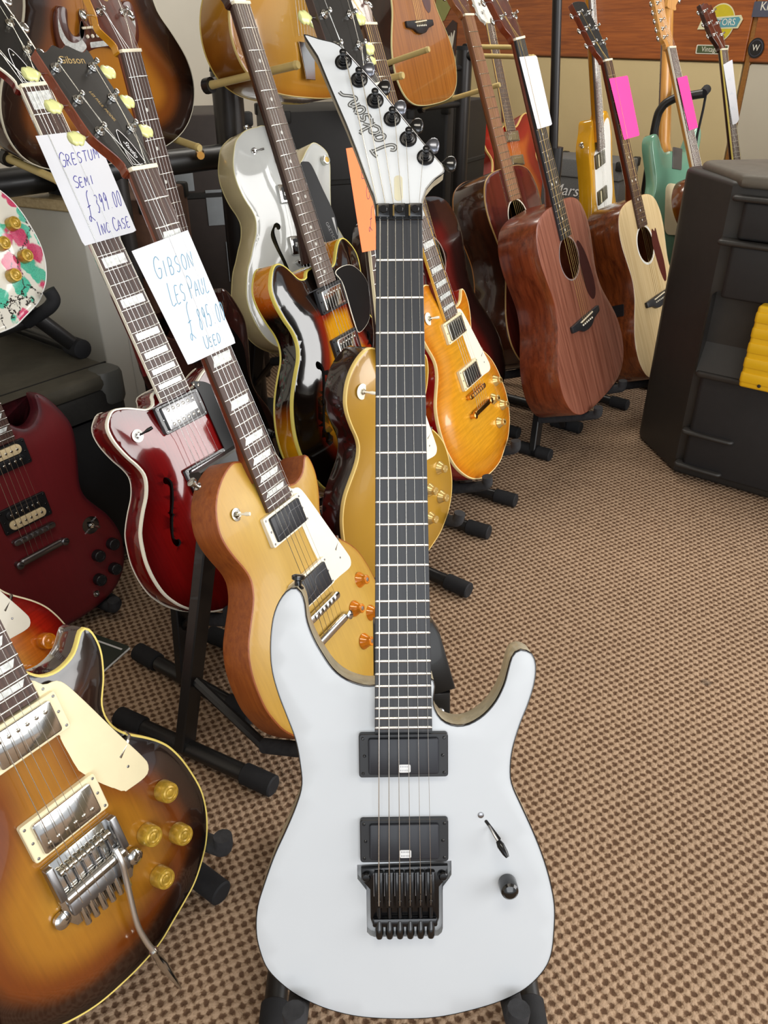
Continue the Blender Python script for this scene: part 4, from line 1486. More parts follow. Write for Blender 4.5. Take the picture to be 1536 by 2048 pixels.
head_text(g_dk, 'C', 18, print_gold, 0, 84, 0, 0, 'logo')
for y in (485, 588):
    g_dk.humbucker(y, -11.5, black_satin, 'covered', cover=chrome)
g_dk.tom(628, -13, chrome)
g_dk.stoptail(667, -13, chrome)
g_dk.strings(628, 2, 25.5, (661, -2))
pgk = g_dk.add('pickguard', slab(resample(cr([(30, 450), (80, 470), (110, 520), (104, 580), (120, 650), (130, 720), (100, 780), (50, 790), (46, 700), (48, 600), (46, 500)], 4), 6), -13.5, -11.5, .5, 1), guard_black)
for x, y in ((97, 700), (83, 745), (122, 720), (109, 765)):
    g_dk.knob(x, y, -11.5, black_satin, 'hat')


# ------------------------------------------------------------------ acoustics
def acoustic(name, label, pose, outline, y0, top, side, th, bind, neckm, boardm, hole=True, hs_face=None, frets=20, frets_on=True, bridge=True, bridge_m=None, pg=None, pgm=None,
             smat=None, hs=True, over=None, hole_r=50, rosette=None, zt=-6, inlay=None, bindw=1.8, bindh=4, scale=645, n=6, back_bind=None, btn=None):
    yb = y0 + outline[-1][1]
    g = Gt(name, label, pose, yb)
    holes = [circle(0, 492, hole_r, 40)] if hole else []
    g.body(key(half(outline, y0), 4), zt, th, [top, side, cavity_brown], er=1.2, arch=0, holes=holes, depth=3, grid=17, step=8)
    if bind:
        g.binding(bindw, bindh, bind)
    if back_bind:
        g.binding(.8, 3, back_bind, 'back_binding', z=zt - th + 4, out=.4, lift=0)
    g.neck(450, 21.5, 28, neckm, heel=y0 - 5)
    g.board(442, boardm, frets if frets_on else 0, scale, inlay=inlay, inlay_mat=dot_pearl)
    g.nutbar(bone)
    if hs:
        g.headstock(PLAIN_HS, 15, [hs_face or hs_brown, neckm])
        g.tuners33((29, 29, 29), (138, 96, 54), btn or chrome, chrome, 'kidney', 12)
    if hole:
        for r0, r1, m in (rosette or [(hole_r + 2, hole_r + 4, ivory_plastic), (hole_r + 6, hole_r + 9, ebony)]):
            g.soundhole_rosette(492, hole_r, [(r0, r1, m)])
    if bridge:
        g.acoustic_bridge(scale, bridge_m or ebony)
        g.strings(scale, zt + 11, 27, (scale + 11, zt + 8), mat=smat or string_bronze, n=n, wound=smat or string_bronze, over=over)
    if pg:
        g.add('pickguard', slab(resample(cr(pg, 4), 5), zt - .3, zt + .6, .2, 1), pgm)
    return g


PG_AC = [(46, 520), (56, 490), (54, 468), (70, 470), (92, 510), (104, 570), (98, 610), (76, 622), (56, 600), (44, 556)]
m_mah_top = wood('mahogany_top', (104, 54, 38), (156, 100, 80), .3, .6, .8, 26, 5)
MATS['mahogany_top'].node_tree.nodes['Principled BSDF'].inputs['Coat Roughness'].default_value = .3
m_mah_side = wood('mahogany_rim', (84, 32, 14), (132, 62, 32), .3, .4, 1.0, 24, 4)
g_mah = acoustic('acoustic_guitar', 'reddish mahogany acoustic guitar with black bridge, white card under its strings', (303, 2065, 985, 53.7, 19.2, -5.7), DRE, 359, m_mah_top, m_mah_side, 105, None,
                 mahogany_neck, ebony, pg=PG_AC, pgm=wood('dark_tortoise_guard', (48, 22, 20), (74, 34, 30), .2, .5), rosette=[(51, 54, plain('grey_ring', (150, 140, 140), .4))], inlay='dot', over=((1,), 30, 196, 5.6))
m_nat_top = wood('pale_spruce', (196, 168, 118), (222, 198, 152), .3, .4, .6, 30, 4)
m_brn_side = wood('brown_mahogany_rim', (70, 30, 12), (120, 60, 24), .25, .5, 1, 24, 4)
g_nat2 = acoustic('acoustic_guitar', 'acoustic guitar with pale spruce top and dark brown sides, pink card on its neck', (604, 2468, 932, 50.6, 21.5, -2.9), DRE, 359, m_nat_top, m_brn_side, 100, None,
                  mahogany_neck, rosewood, pg=[(44, 500), (60, 460), (74, 470), (86, 462), (90, 500), (98, 560), (92, 610), (74, 618), (58, 580), (50, 540)],
                  pgm=wood('tortoise_guard', (66, 22, 18), (98, 40, 34), .2, .5), rosette=[(51, 57, white_plastic)], inlay='dot', hs_face=hs_black, over=((3,), 40, 210, 5.6))
pre = g_nat2.add('preamp', slab(rrect(0, 0, 46, 34, 3), 0, 2, .5, 1), black_satin)
for vtx in pre.data.vertices:
    vtx.co = (-vtx.co.z, vtx.co.y - g_nat2.yb * .001, vtx.co.x)
pre.rotation_euler = (0, 0, R(-26))
pre.location = (-.153, (g_nat2.yb - 636) * .001, -.06)
m_maroon = wood('maroon_top', (56, 16, 14), (92, 34, 28), .15, .8, .8, 24, 4)
m_choc = wood('chocolate_acoustic_rim', (38, 18, 10), (62, 30, 16), .2, .7, 1, 24, 4)
g_mar = acoustic('acoustic_guitar', 'maroon acoustic guitar with cream edging and a pale brown fretboard', (210, 2308, 1033, 54.3, 21.5, -1), DRE, 359, m_maroon, m_choc, 100,
                 plain('thin_tan_binding', (176, 140, 84), .35, 0, .3, .05), wood('tan_neck', (110, 60, 30), (150, 92, 52), .3, .4), pale_board, back_bind=plain('tan_back_binding', (150, 96, 44), .35, 0, .3, .05),
                 rosette=[(51, 55, ivory_plastic)], bindw=1.4, bindh=3)
m_dimp = plain('dim_print', (150, 140, 120), .5)
for j, (dz, y, w_, h_) in enumerate(((-.07, 484, 3, 5), (-.062, 484, 3, 5), (-.054, 484, 3, 5), (-.046, 484, 3, 5), (-.038, 483, 5, 7), (-.056, 502, 8, 5), (-.046, 506, 7, 8))):
    q = g_mar.add('preamp_mark', slab(rrect(0, 0, w_, h_, 1), 0, .6, .1, 1), m_dimp)
    for vtx in q.data.vertices:
        vtx.co = (-vtx.co.z, vtx.co.y - g_mar.yb * .001, vtx.co.x)
    q.location = (-.1235 + (y - 484) * .0004, (g_mar.yb - y) * .001, dz)
m_dkb = burst('dark_red_burst', [(0, (20, 12, 10)), (40, (34, 16, 14)), (90, (92, 22, 18)), (130, (120, 34, 22))], .16, .8, .15)
g_dac = acoustic('acoustic_guitar', 'dark sunburst acoustic guitar half hidden behind the white guitar neck', (-28, 1983, 1012, 53.2, 21.3, .1), DRE, 359, m_dkb, m_choc, 100, None,
                 wood('walnut_neck', (60, 36, 22), (92, 60, 40), .35, .3), rosewood, rosette=[(51, 54, plain('dusty_ring', (140, 120, 112), .4))])
m_j2 = burst('vintage_burst', [(0, (22, 12, 8)), (28, (40, 20, 10)), (60, (120, 62, 16)), (95, (172, 108, 28)), (130, (182, 118, 34))], .22, .7, .06)
g_j2 = acoustic('acoustic_guitar', 'big sunburst jumbo acoustic with ornate dark bridge hanging at top left', (-474, 1589, 1653, 51.2, -8.5, -4.5), JUM, 359, m_j2, m_choc, 105,
                plain('jumbo_binding', (196, 190, 170), .35, 0, .3, .03), dark_neck, rosewood, frets_on=False, bridge=False, rosette=[(51, 56, ivory_plastic)], bindw=1.8)
mus = [(-66, 612), (-58, 600), (-46, 604), (-48, 630), (-40, 646), (-28, 640), (-26, 612), (-16, 608), (-12, 632), (0, 638), (12, 632), (16, 608), (26, 612), (28, 640), (40, 646), (48, 630), (46, 604),
       (58, 600), (66, 612), (70, 640), (66, 668), (44, 684), (20, 672), (0, 668), (-20, 672), (-44, 684), (-66, 668), (-70, 640)]
mus = [(x * 1.25, y + 20) for x, y in mus]
bj = g_j2.add('bridge', slab(resample(cr(mus, 4), 4), -6.3, 2, 2, 2), hs_brown)
for sx in (-1, 1):
    g_j2.add('bridge_inlay', slab(resample(cr([(sx * x, y + 20) for x, y in [(78, 616), (74, 634), (66, 650), (52, 656), (36, 650), (30, 636), (33, 622), (40, 645), (30, 664), (46, 672), (66, 664), (80, 644)]], 4), 4), 1.9, 2.4, .1, 1), pearl, bj)
g_j2.add('bridge_inlay', slab(rrect(0, 682, 44, 9, 1.5), 1.9, 2.4, .1, 1), pearl, bj)
g_j2.add('saddle', box(0, 654, 70, 3.5, 1.8, 6, .6, 1), bone, bj)
for i in range(6):
    g_j2.add('bridge_pin', lathe([(2.6, 1.5), (3.4, 4), (2, 6.5)], (i - 2.5) * 10.5, 668, 12), ivory_plastic, bj)
g_j2.strings(654, 6, 27, (668, 2), mat=string_metal, wound=string_bronze)
m_amb = burst('amber_archtop', [(0, (150, 92, 16)), (20, (164, 112, 30)), (60, (172, 124, 44)), (130, (170, 128, 56))], .2, .7, .04)
m_amb_side = side_bands('amber_rim', [(0, (104, 62, 16)), (.2, (126, 74, 18)), (.5, (176, 126, 30)), (1, (180, 132, 40))], 0, .4, .25, .6)
AR = [(x * 1.01, y * .98) for x, y in JUM]
g_amb = Gt('archtop_guitar', 'plain amber hollow-body guitar hanging on pegs above the white hollow-body', (-245, 2097, 1753, 59, 10.2, 5.6), 370 + AR[-1][1])
g_amb.body(key(half(AR, 370), 4), -15, 80, [m_amb, m_amb_side], er=1.5, arch=12, aw=90, grid=17, step=8)
g_amb.binding(1.8, 4, plain('amber_top_binding', (196, 172, 110), .35, 0, .3, .05))
g_amb.binding(.8, 3, plain('amber_back_binding', (196, 172, 90), .35, 0, .3, .05), 'back_binding', z=-15 - 80 + 4, out=.4, lift=0)
g_amb.neck(450, 21.5, 28, maple_neck, heel=365)
g_amb.board(442, rosewood, 0, 628)
g_amb.headstock(GIBSON_HS, 15, [hs_black, maple_neck])
g_amb.tuners33(TUN_X, TUN_U, chrome, chrome)
g_amb.strings(640, 8, 26, (780, 4))
g_amb.add('tailpiece', slab([(-16, 860), (16, 860), (26, 790), (-26, 790)], 0, 3, .8, 1), chrome)
m_nat3 = wood('amber_spruce', (132, 76, 22), (166, 104, 38), .28, .5, .6, 30, 4)
g_nat = acoustic('acoustic_guitar', 'orange-brown acoustic guitar with dark bridge hanging on the far rack', (-52, 2835, 1646, 59.7, 15.3, -2), DRE, 359, m_nat3, m_choc, 100,
                 plain('nat_binding', (214, 204, 150), .35, 0, .3, .05), mahogany_neck, rosewood, frets_on=False, pg=PG_AC, pgm=hs_brown)

# ------------------------------------------------------------------ red bound hollow-body at the back
g_rb = Gt('electric_guitar', 'cherry red hollow-body guitar with cream binding and white headstock at the back', (479, 4214, 1031, 37.6, 22.2, -.7), 890)
m_rb = burst('orange_cherry', [(0, (128, 14, 12)), (50, (150, 26, 16)), (90, (190, 92, 30)), (130, (196, 110, 40))], .2, .8, .06)
RB = [(28, 430), (44, 440), (60, 432), (80, 414), (100, 395), (120, 385), (140, 385), (162, 402), (177, 437), (180, 482), (168, 530), (150, 560), (146, 585), (158, 620), (180, 665),
      (196, 715), (198, 765), (182, 815), (140, 860), (80, 884), (0, 890)]
g_rb.body(key(half(RB), 4), -12, 80, [m_rb, plain('cherry_side', (142, 18, 14), .2, 0, .8, .05)], er=1.2, arch=8, aw=80, grid=17, step=8)
crb = plain('thick_cream_binding', (226, 190, 116), .35, 0, .3, .04)
g_rb.binding(5, 9, crb)
g_rb.binding(2, 9, crb, 'back_binding', z=-12 - 80 + 9, out=.5, lift=0)
g_rb.neck(458, 21.5, 28.5, red_neck)
g_rb.board(458, rosewood_grey, 22, 628, bind=crb)
g_rb.nutbar(bone)
g_rb.headstock(half([(21.5, 0), (23, 10), (40, 22), (46, 40), (46, 170), (0, 172)]), 12, [white_plastic, white_plastic], smooth=1)
g_rb.tuners33((26, 26, 26), (130, 90, 50), chrome, chrome)
for y in (483, 590):
    g_rb.humbucker(y, g_rb.ztop(0, y) + 1, plain('dim_ring_%d' % y, (120, 104, 84), .4), 'covered', cover=nickel)
g_rb.tom(650, g_rb.ztop(0, 650), chrome)
g_rb.strings(650, 6, 26, (760, 2))

# ------------------------------------------------------------------ yellow solid-body
g_yel = Gt('electric_guitar', 'glossy yellow solid-body guitar with white pickguard behind the mahogany acoustic', (561, 2601, 1128, 59.4, 10.2, -6), 826)
m_yel = plain('tv_yellow', (206, 150, 26), .15, 0, .8, .05)
g_yel.body(key(DOUBLE), -13, 42, [m_yel, m_yel], er=5, arch=0)
g_yel.neck(458, 21.5, 28.5, plain('yellow_neck', (196, 132, 20), .2, 0, .7, .05))
g_yel.board(440, rosewood_grey, 22, 628)
g_yel.nutbar(bone)
g_yel.headstock(GIBSON_HS, 15, [m_yel, m_yel])
g_yel.tuners33(TUN_X, TUN_U, chrome, chrome)
g_yel.add('pickguard', slab(resample(cr([(30, 425), (70, 380), (112, 372), (124, 420), (112, 500), (112, 580), (80, 640), (44, 640), (-44, 600), (-44, 480), (-36, 440)], 4), 6), -13, -11, .5, 1), white_plastic)
for y in (466, 570):
    pk = g_yel.add('pickup', slab(rrect(0, y, 88, 40, 3), -12, -6, 1, 1), plain('smoky_pickup_%d' % y, (84, 76, 56), .3, .5))
    g_yel.add('pickup_bar', slab(rrect(-20, y, 8, 34, 1), -6.3, -5.2, .3, 1), cream_plastic, pk)
g_yel.tom(632, -13, chrome)
g_yel.strings(632, 3, 25.5, (665, 0))
g_yel.strap_button(-74, 412, -34, nickel, (-.8, -.6, 0))

# ------------------------------------------------------------------ guitars by the loudspeaker
INLINE = [(-21.5, 0), (-22, 14), (-30, 24), (-38, 36), (-40, 60), (-34, 150), (-26, 178), (-8, 186), (14, 178), (26, 160), (30, 140), (24, 120), (18, 60), (21, 20), (21.5, 0)]
g_map = Gt('electric_guitar', 'maple-necked guitar with pink card, its body hidden behind the loudspeaker', (872, 2793, 957, 47.1, 24.4, -.7), 826)
m_fiesta = burst('tan_burst', [(0, (96, 50, 20)), (60, (170, 110, 46)), (130, (190, 130, 60))], .2, .7, .05)
g_map.body(key(LP), -13, 44, [m_fiesta, m_fiesta], er=5)
g_map.neck(458, 21.5, 28.5, maple_neck, heel=430)
g_map.board(455, rosewood_grey, 21, 648, bind=ivory_plastic)
g_map.nutbar(bone)
g_map.headstock(INLINE, 0, [maple_neck, maple_neck], 13, 4, -8)
for i in range(6):
    g_map.tuner(-26 + i * .8, 34 + 24 * i, -1, chrome, chrome, 'kidney', 11, -8, reach=9)
g_map.posts = [(-26 + i * .8, 34 + 24 * i) for i in range(6)]
g_map.strings(648, 3, 26, (660, -4))
g_map.add('pickguard', slab(resample(cr([(30, 460), (60, 460), (84, 540), (100, 610), (60, 620), (44, 560)], 4), 6), -13, -11, .4, 1), white_plastic)
for y in (480, 545, 600):
    g_map.add('pickup', slab(rrect(0, y, 82, 18, 8), -12, -6, 1, 1), white_plastic)

g_grn = Gt('electric_guitar', 'sea-green guitar turned away, maple neck and cream back plate facing out', (902, 3018, 1055, 219, -16.4, -10), 826)
m_grn = plain('sea_green', (112, 160, 136), .12, 0, .9, .03)
g_grn.body(key(STRAT), -13, 44, [m_grn, m_grn], er=7, back_er=7)
g_grn.neck(458, 21.5, 28.5, maple_neck, heel=430)
g_grn.board(455, rosewood_grey, 21, 648)
g_grn.headstock(INLINE, 0, [maple_neck, maple_neck], 13, 4, -8)
for i in range(6):
    g_grn.tuner(-26 + i * .8, 34 + 24 * i, -1, chrome, chrome, 'kidney', 11, -8, reach=9)
npl = g_grn.add('neck_plate', slab(rrect(0, 452, 52, 66, 4), -59.5, -57, .6, 1), satin_steel)
bp = g_grn.add('back_plate', slab(rrect(10, 610, 96, 160, 26), -59, -57, .5, 1), cream_plastic)
g_grn.strap_button(-134, 345, -34, chrome, (-.5, -.8, 0))

g_blk = Gt('electric_guitar', 'dark-necked guitar with cream edging and white card, body behind the loudspeaker', (1168, 3166, 945, 43.5, 20.1, -.2), 815)
g_blk.body(key(LP), -15, 50, [black_gloss, black_gloss], er=3, arch=9, aw=62)
g_blk.neck(458, 21.5, 28.5, dark_neck)
g_blk.board(458, rosewood_grey, 22, 628, bind=plain('yellow_cream_binding', (224, 204, 110), .35, 0, .3, .04))
g_blk.nutbar(bone)
g_blk.headstock(GIBSON_HS, 15, [hs_brown, dark_neck])
g_blk.tuners33(TUN_X, TUN_U, chrome, chrome)
g_blk.strings(628, 8, 25.5, (661, 6))

# ------------------------------------------------------------------ price cards
card('price_card', 'white card priced 399.00 in blue ink under the red guitar strings', g_red,
     [(-38, 63), (54, 66), (53, 80), (56, 82), (55.5, 88), (58, 90), (55, 214), (-42, 214)], paper_white, ink_blue,
     [('GRESTUM', -20, 108, 9.8, 14, .05), ('SEMI', -14, 138, 9, 12, .02), ('#', -16, 186, 15, 40, 0), ('399.00', 4, 176, 8.0, 24, .04), ('INC', -12, 206, 8.4, 14, .03), ('CASE', 18, 206, 8, 14, .03)], w=1.25)
card('price_card', 'white card priced 895.00 in pale ink under the amber guitar strings', g_gold,
     [(-79, 87), (26, 80), (32, 232), (-66, 233)], paper_white, ink_teal,
     [('GIBSON', -58, 126, 12, 19, .03), ('LES', -52, 160, 10, 20, .03), ('PAUL', -16, 160, 10, 19, .03), ('#', -46, 208, 16, 44, 0), ('895.00', -22, 200, 9, 26, .02), ('USED', -26, 224, 8.5, 12, .02)], w=1.35)
card('price_card', 'orange price card under the gold-top guitar strings', g_gtop, [(-60, 77), (12, 77), (10, 226), (-52, 222)], paper_orange, ink_dark,
     [('BU', -34, 120, 11, 17, 0), ('GO', -28, 150, 10, 16, 0), ('#', -32, 196, 14, 34, 0), ('X', -10, 190, 10, 18, 0), ('N', -18, 218, 9, 13, 0)], w=1.1)
card('price_card', 'white card with faint writing on the mahogany acoustic neck', g_mah, [(-34, 34), (50, 41), (48, 191), (-29, 187)], paper_white, ink_faint,
     scribble=[(-8, 76, 30), (-2, 104, 26), (-12, 140, 34)], w=1.0)
card('price_card', 'hot pink card on the neck of the pale-topped acoustic', g_nat2, [(-30, 44), (86, 46), (84, 205), (-19, 203)], paper_pink)
card('price_card', 'pink card on the maple-necked guitar by the loudspeaker', g_map, [(-24, 88), (46, 83), (46, 238), (-19, 242)], paper_pink)
card('price_card', 'white card on the dark cream-edged neck nearest the right edge', g_blk, [(-33, 47), (37, 32), (38, 226), (20, 238), (-15, 242)], paper_white, ink_faint,
     scribble=[(-12, 96, 26), (-8, 140, 26), (-8, 190, 28)], w=1.0)


# ------------------------------------------------------------------ things built in world metres
class Th:
    def __init__(s, name, label, cat, base, group=None, rz=0.0):
        s.root = bpy.data.objects.new(name, None)
        s.root.empty_display_size = .05
        COL.objects.link(s.root)
        s.root.location = base
        s.root.rotation_euler = (0, 0, rz)
        s.inv = (Matrix.Translation(base) @ Matrix.Rotation(rz, 4, 'Z')).inverted()
        tag(s.root, label, cat, group)

    def add(s, name, m, mats, parent=None, ang=38, local=False):
        V = m[0] if local else [tuple(s.inv @ Vector(v)) for v in m[0]]
        return link(name, mesh_from(name, V, m[1], aslist(mats), m[2] if len(m) > 2 else None, ang), parent or s.root)


def bar(a, b, w, d, side):
    """rectangular bar from a to b; side = direction of its width"""
    a, b = Vector(a), Vector(b)
    t = (b - a).normalized()
    s_ = Vector(side)
    s_ = (s_ - t * s_.dot(t)).normalized()
    n = t.cross(s_)
    c = .12 * min(w, d)
    sec = [(w / 2 - c, d / 2), (w / 2, d / 2 - c), (w / 2, -d / 2 + c), (w / 2 - c, -d / 2), (-w / 2 + c, -d / 2), (-w / 2, -d / 2 + c), (-w / 2, d / 2 - c), (-w / 2 + c, d / 2)]
    return rings_mesh([[tuple(p + s_ * x + n * y) for x, y in sec] for p in (a, b)])


def floor_stand(label, g, ax=85, ay=None, rx=(105, 105), nf=-45, nb=-330, hinge=600, hoff=30, base_z=0.0, tip=16, legs=True, group='folding guitar stands on the carpet'):
    x, y, z = g.ax
    yaw_n = Vector((z[0], z[1], 0)).normalized()
    xh = Vector((x[0], x[1], 0)).normalized()
    b = g.world(0, g.yb, -g.th - 10)
    base = Vector((b.x, b.y, base_z))
    t = Th('guitar_stand', label, 'stand', base, group)
    hg = g.world(0, hinge, g.zt - g.th - hoff)
    for sx, r in ((-1, rx[0]), (1, rx[1])):
        p0 = base + xh * (sx * r * .001) + yaw_n * (nf * .001 + .06) + Vector((0, 0, .017))
        p1 = base + xh * (sx * r * .001) + yaw_n * (nb * .001 + .06) + Vector((0, 0, .017))
        f = t.add('foot_tube', tube([p0, p1], .0135, 12), stand_paint)
        d = (p1 - p0).normalized()
        for q, dd in ((p0, 1), (p1, -1)):
            n = 18
            V, F = [], []
            path = [q - d * dd * .004, q - d * dd * .002, q + d * dd * .05, q + d * dd * .052]
            t.add('rubber_cap', tube(path, [.0145, .017, .017, .0145], 16), rubber, f)
        mid = p0.lerp(p1, .55)
        top = hg + xh * (sx * .022)
        t.add('leg', bar(mid, top, .034, .018, xh), stand_paint)
        near = np.abs(g.P[:, 0] - sx * ax) < 9
        ay = float(g.P[near][:, 1].max()) + .5
        a0 = g.world(sx * ax, ay + 13, g.zt - g.th - 42)
        arm = [a0, g.world(sx * ax, ay + 14, g.zt - g.th * .5), g.world(sx * ax, ay + 13, g.zt + 6), g.world(sx * ax, ay + 9, g.zt + tip + 4), g.world(sx * ax * 1.01, ay - 8, g.zt + tip + 10)]
        t.add('cradle_arm', tube(cr(np.array([tuple(p) for p in arm]), 5, False), .0115, 12), foam)
        k_ = .75
        lp2 = mid.lerp(top, .28)
        t.add('brace', tube([lp2, a0], .008, 8), stand_paint)
    h = t.add('hinge_block', bar(hg - xh * .05, hg + xh * .05, .024, .05, z), stand_paint)
    return t


tw = floor_stand('black folding stand carrying the white pointed-headstock guitar', gw, ax=112, rx=(150, 150), hinge=560, hoff=60)
for nm, pol in (('spine_block', [(-30, 409), (37, 409), (46, 424), (63, 486), (42, 493), (-30, 493)]), ('spine_bracket', [(20, 492), (57, 490), (57, 560), (20, 560)])):
    m = slab(np.array(pol, float), -150, -118, 3, 2)
    tw.add(nm, ([tuple(gw.world(*v)) for v in m[0]], m[1], m[2]), stand_paint)
m = lathe([(5, -118), (5, -115), (3, -113)], 45, 512, 14)
tw.add('bolt', ([tuple(gw.world(*v)) for v in m[0]], m[1], m[2]), satin_steel)
floor_stand('black folding stand carrying the near tobacco sunburst guitar', g_sun, ax=146, rx=(130, 150))
floor_stand('black folding stand carrying the cherry sunburst guitar', g_cherry)
floor_stand('black folding stand carrying the satin amber guitar', g_gold, ax=118, rx=(131, 110), nf=-94, nb=-400, hinge=400, hoff=17)
floor_stand('black folding stand carrying the wine-red guitar', g_sg, nb=-140)
floor_stand('black folding stand carrying the cherry semi-hollow guitar', g_red, rx=(110, 150), nf=40, nb=-240)
floor_stand('black folding stand carrying the gold-top guitar', g_gtop, ax=138, rx=(110, 140), nf=30, nb=-230)
floor_stand('black folding stand carrying the honey amber guitar', g_honey, rx=(60, 106), nf=0, nb=-230, hinge=640)
floor_stand('black folding stand carrying the sunburst semi-hollow guitar', g_es)
floor_stand('black folding stand carrying the white hollow-body guitar', g_gr)
floor_stand('black folding stand carrying the dark brown double-horn guitar', g_dk, nb=-200)
floor_stand('black folding stand carrying the mahogany acoustic', g_mah, nb=-130, hinge=770)
floor_stand('black folding stand carrying the pale-topped acoustic', g_nat2)
floor_stand('black folding stand carrying the maroon acoustic', g_mar, nf=0)
floor_stand('black folding stand carrying the dark sunburst acoustic', g_dac)
floor_stand('black folding stand carrying the red hollow-body at the back', g_rb)
floor_stand('black folding stand carrying the yellow guitar', g_yel)
floor_stand('black folding stand carrying the pink-carded maple-necked guitar', g_map, nb=-200, hinge=660)
floor_stand('black folding stand carrying the dark-necked guitar at right', g_blk)


def xbox(t, name, c, sx, sy, sz, mats, parent=None, r=.004, rz=0.0, cr_=.006):
    """box standing on c (centre of its base), world metres"""
    m = slab(rrect(0, 0, sx, sy, cr_, rz, 3), 0, sz, r, 2)
    return t.add(name, ([(v[0] + c[0], v[1] + c[1], v[2] + c[2]) for v in m[0]], m[1], m[2]), mats, parent)


# ------------------------------------------------------------------ shop counter with wood band over cream panels
ca_, cb_ = Vector((.10, 5.47, 0)), Vector((2.07, 2.61, 0))
cd = (cb_ - ca_).normalized()
cn = Vector((cd.y, -cd.x, 0))
if cn.y > 0:
    cn = -cn
ct = Th('shop_counter', 'shop counter with orange-brown wood band above cream panels', 'counter', tuple(ca_), rz=math.atan2(cd.y, cd.x))
clen = (cb_ - ca_).length
fs = -1 if (Matrix.Rotation(-math.atan2(cd.y, cd.x), 3, 'Z') @ cn).y < 0 else 1
m_cwood = wood('counter_wood', (96, 44, 12), (134, 68, 22), .4, .2, 20, 1, 2)
k = NT('counter_wood_grain').props(.38, 0, .25)
vv = k.coord((1.2, 14, 26))
k.l(k.ramp(k.noise(vv, 4, 5, .6, .6), [(.32, lin((126, 62, 20))), (.66, lin((166, 90, 34)))]), k.b.inputs['Base Color'])
m_cwood = k.m
m_cream = plain('cream_panel', (206, 186, 140), .55, 0, .1, .03, 6)
m_cream2 = plain('pale_panel', (198, 190, 172), .55, 0, .1, .03, 6)
m_trim = wood('counter_trim', (128, 84, 34), (160, 108, 48), .45, .2)


def cbox(name, x0, x1, d0, d1, z0, z1, mat, r=.004):
    m = slab(rrect((x0 + x1) / 2, fs * (d0 + d1) / 2, x1 - x0, abs(d1 - d0), .004), z0, z1, r, 1)
    return ct.add(name, m, mat, local=True)


def at_counter(px, py):
    """point on the counter front seen at this pixel of the photograph"""
    x, y = (px - 768) / 1600, (py - 1024) / 1600
    p = R(31)
    d = Vector((x, math.cos(p) - y * math.sin(p), -math.sin(p) - y * math.cos(p)))
    o = Vector((0, 0, 1))
    a = ca_ + cn * .014
    t_ = (a - o).dot(cn) / d.dot(cn)
    return o + d * t_


split = (at_counter(1490, 130) - ca_).dot(cd)
cbox('carcass', 0, clen + .5, -.55, -.02, .001, 1.25, m_trim)
cbox('wood_band', 0, split - .012, -.02, .012, .897, 1.25, m_cwood)
cbox('wood_band', split + .012, clen + .5, -.02, .012, .897, 1.25, m_cwood)
cbox('cream_panel', .01, split - .018, -.02, .006, .09, .892, m_cream, .006)
cbox('pale_panel', split + .014, clen + .5, -.02, .006, .09, .892, m_cream2, .006)
cbox('trim_strip', split - .012, split + .012, -.02, .004, .09, 1.25, m_trim)
cbox('plinth', 0, clen + .5, -.02, -.005, .001, .09, m_trim)
cbox('worktop', -.03, clen + .53, -.58, .04, 1.25, 1.29, m_cwood)
for u_, z_ in ((.62, .80), (.86, .80), (1.95, .76)):
    m = lathe([(.005, 0), (.005, .002), (.002, .0025)], 0, 0, 12)
    ct.add('panel_screw', ([(u_ + v[0], fs * (.006 + v[2]), z_ + v[1]) for v in m[0]], m[1], m[2]), m_trim, local=True)


CM = Matrix(((cd.x, 0, cn.x), (cd.y, 0, cn.y), (0, 1, 0)))


def sticker(name, label, px, py, polys, texts=()):
    """flat sticker on the counter front: polys = [(outline m, mat)], texts = [(string, size, x, y, mat)]"""
    c = at_counter(px, py)
    root = None
    for i, (P, mat) in enumerate(polys):
        V, F, fm = slab(np.array(P), .0004 * i, .0004 * i + .0005, .0001, 1)
        me = mesh_from(name, V, F, [mat])
        o = link(name if i == 0 else 'sticker_layer', me, root)
        if i == 0:
            root = o
            o.matrix_world = Matrix.Translation(c) @ CM.to_4x4()
            tag(o, label, 'sticker')
    for s_, size, x, y, mat in texts:
        V, F, fm = text_mesh(s_, size, mat, 0, .0001)
        V = [(a + x, b + y, z + .0004 * len(polys) + .0004) for a, b, z in V]
        link('lettering', mesh_from('lettering', V, F, [mat]), root)
    return root


s_yel = plain('sticker_yellow', (196, 178, 36), .5)
s_teal = plain('sticker_teal', (86, 148, 160), .5)
s_pale = plain('sticker_pale', (214, 208, 170), .5)
s_green = plain('sticker_green', (70, 84, 52), .5)
s_blk = plain('sticker_black', (26, 24, 24), .5)
s_slate = plain('sticker_slate', (74, 76, 92), .5)
s_white = plain('sticker_white', (224, 220, 206), .5)
s_lime = plain('flyer_lime', (150, 152, 92), .6)
sticker('sticker', 'round yellow sticker with teal banner on the counter wood', 1440, 46,
        [(circle(0, 0, .066, 36), s_pale), (circle(0, 0, .062, 36), s_yel), ([(-.10, -.022), (.085, -.018), (.10, .012), (.088, .026), (-.085, .016)], s_pale),
         ([(-.03, -.016), (.078, -.013), (.09, .012), (.08, .02), (-.03, .014)], s_teal)], [('TORS', .032, .03, .002, s_white)])
sticker('sticker', 'small green lettered strip sticker below the yellow round one', 1424, 99,
        [(rrect(0, 0, .15, .032, .004), s_white), (rrect(0, 0, .14, .026, .003), s_green)], [('Vintage', .026, -.01, 0, s_white)])
sticker('sticker', 'round black sticker on the counter by the right edge', 1512, 96, [(circle(0, 0, .034, 30), s_blk), (circle(0, 0, .028, 30), s_slate), (circle(0, 0, .026, 30), s_blk)], [('W', .03, 0, 0, s_white)])
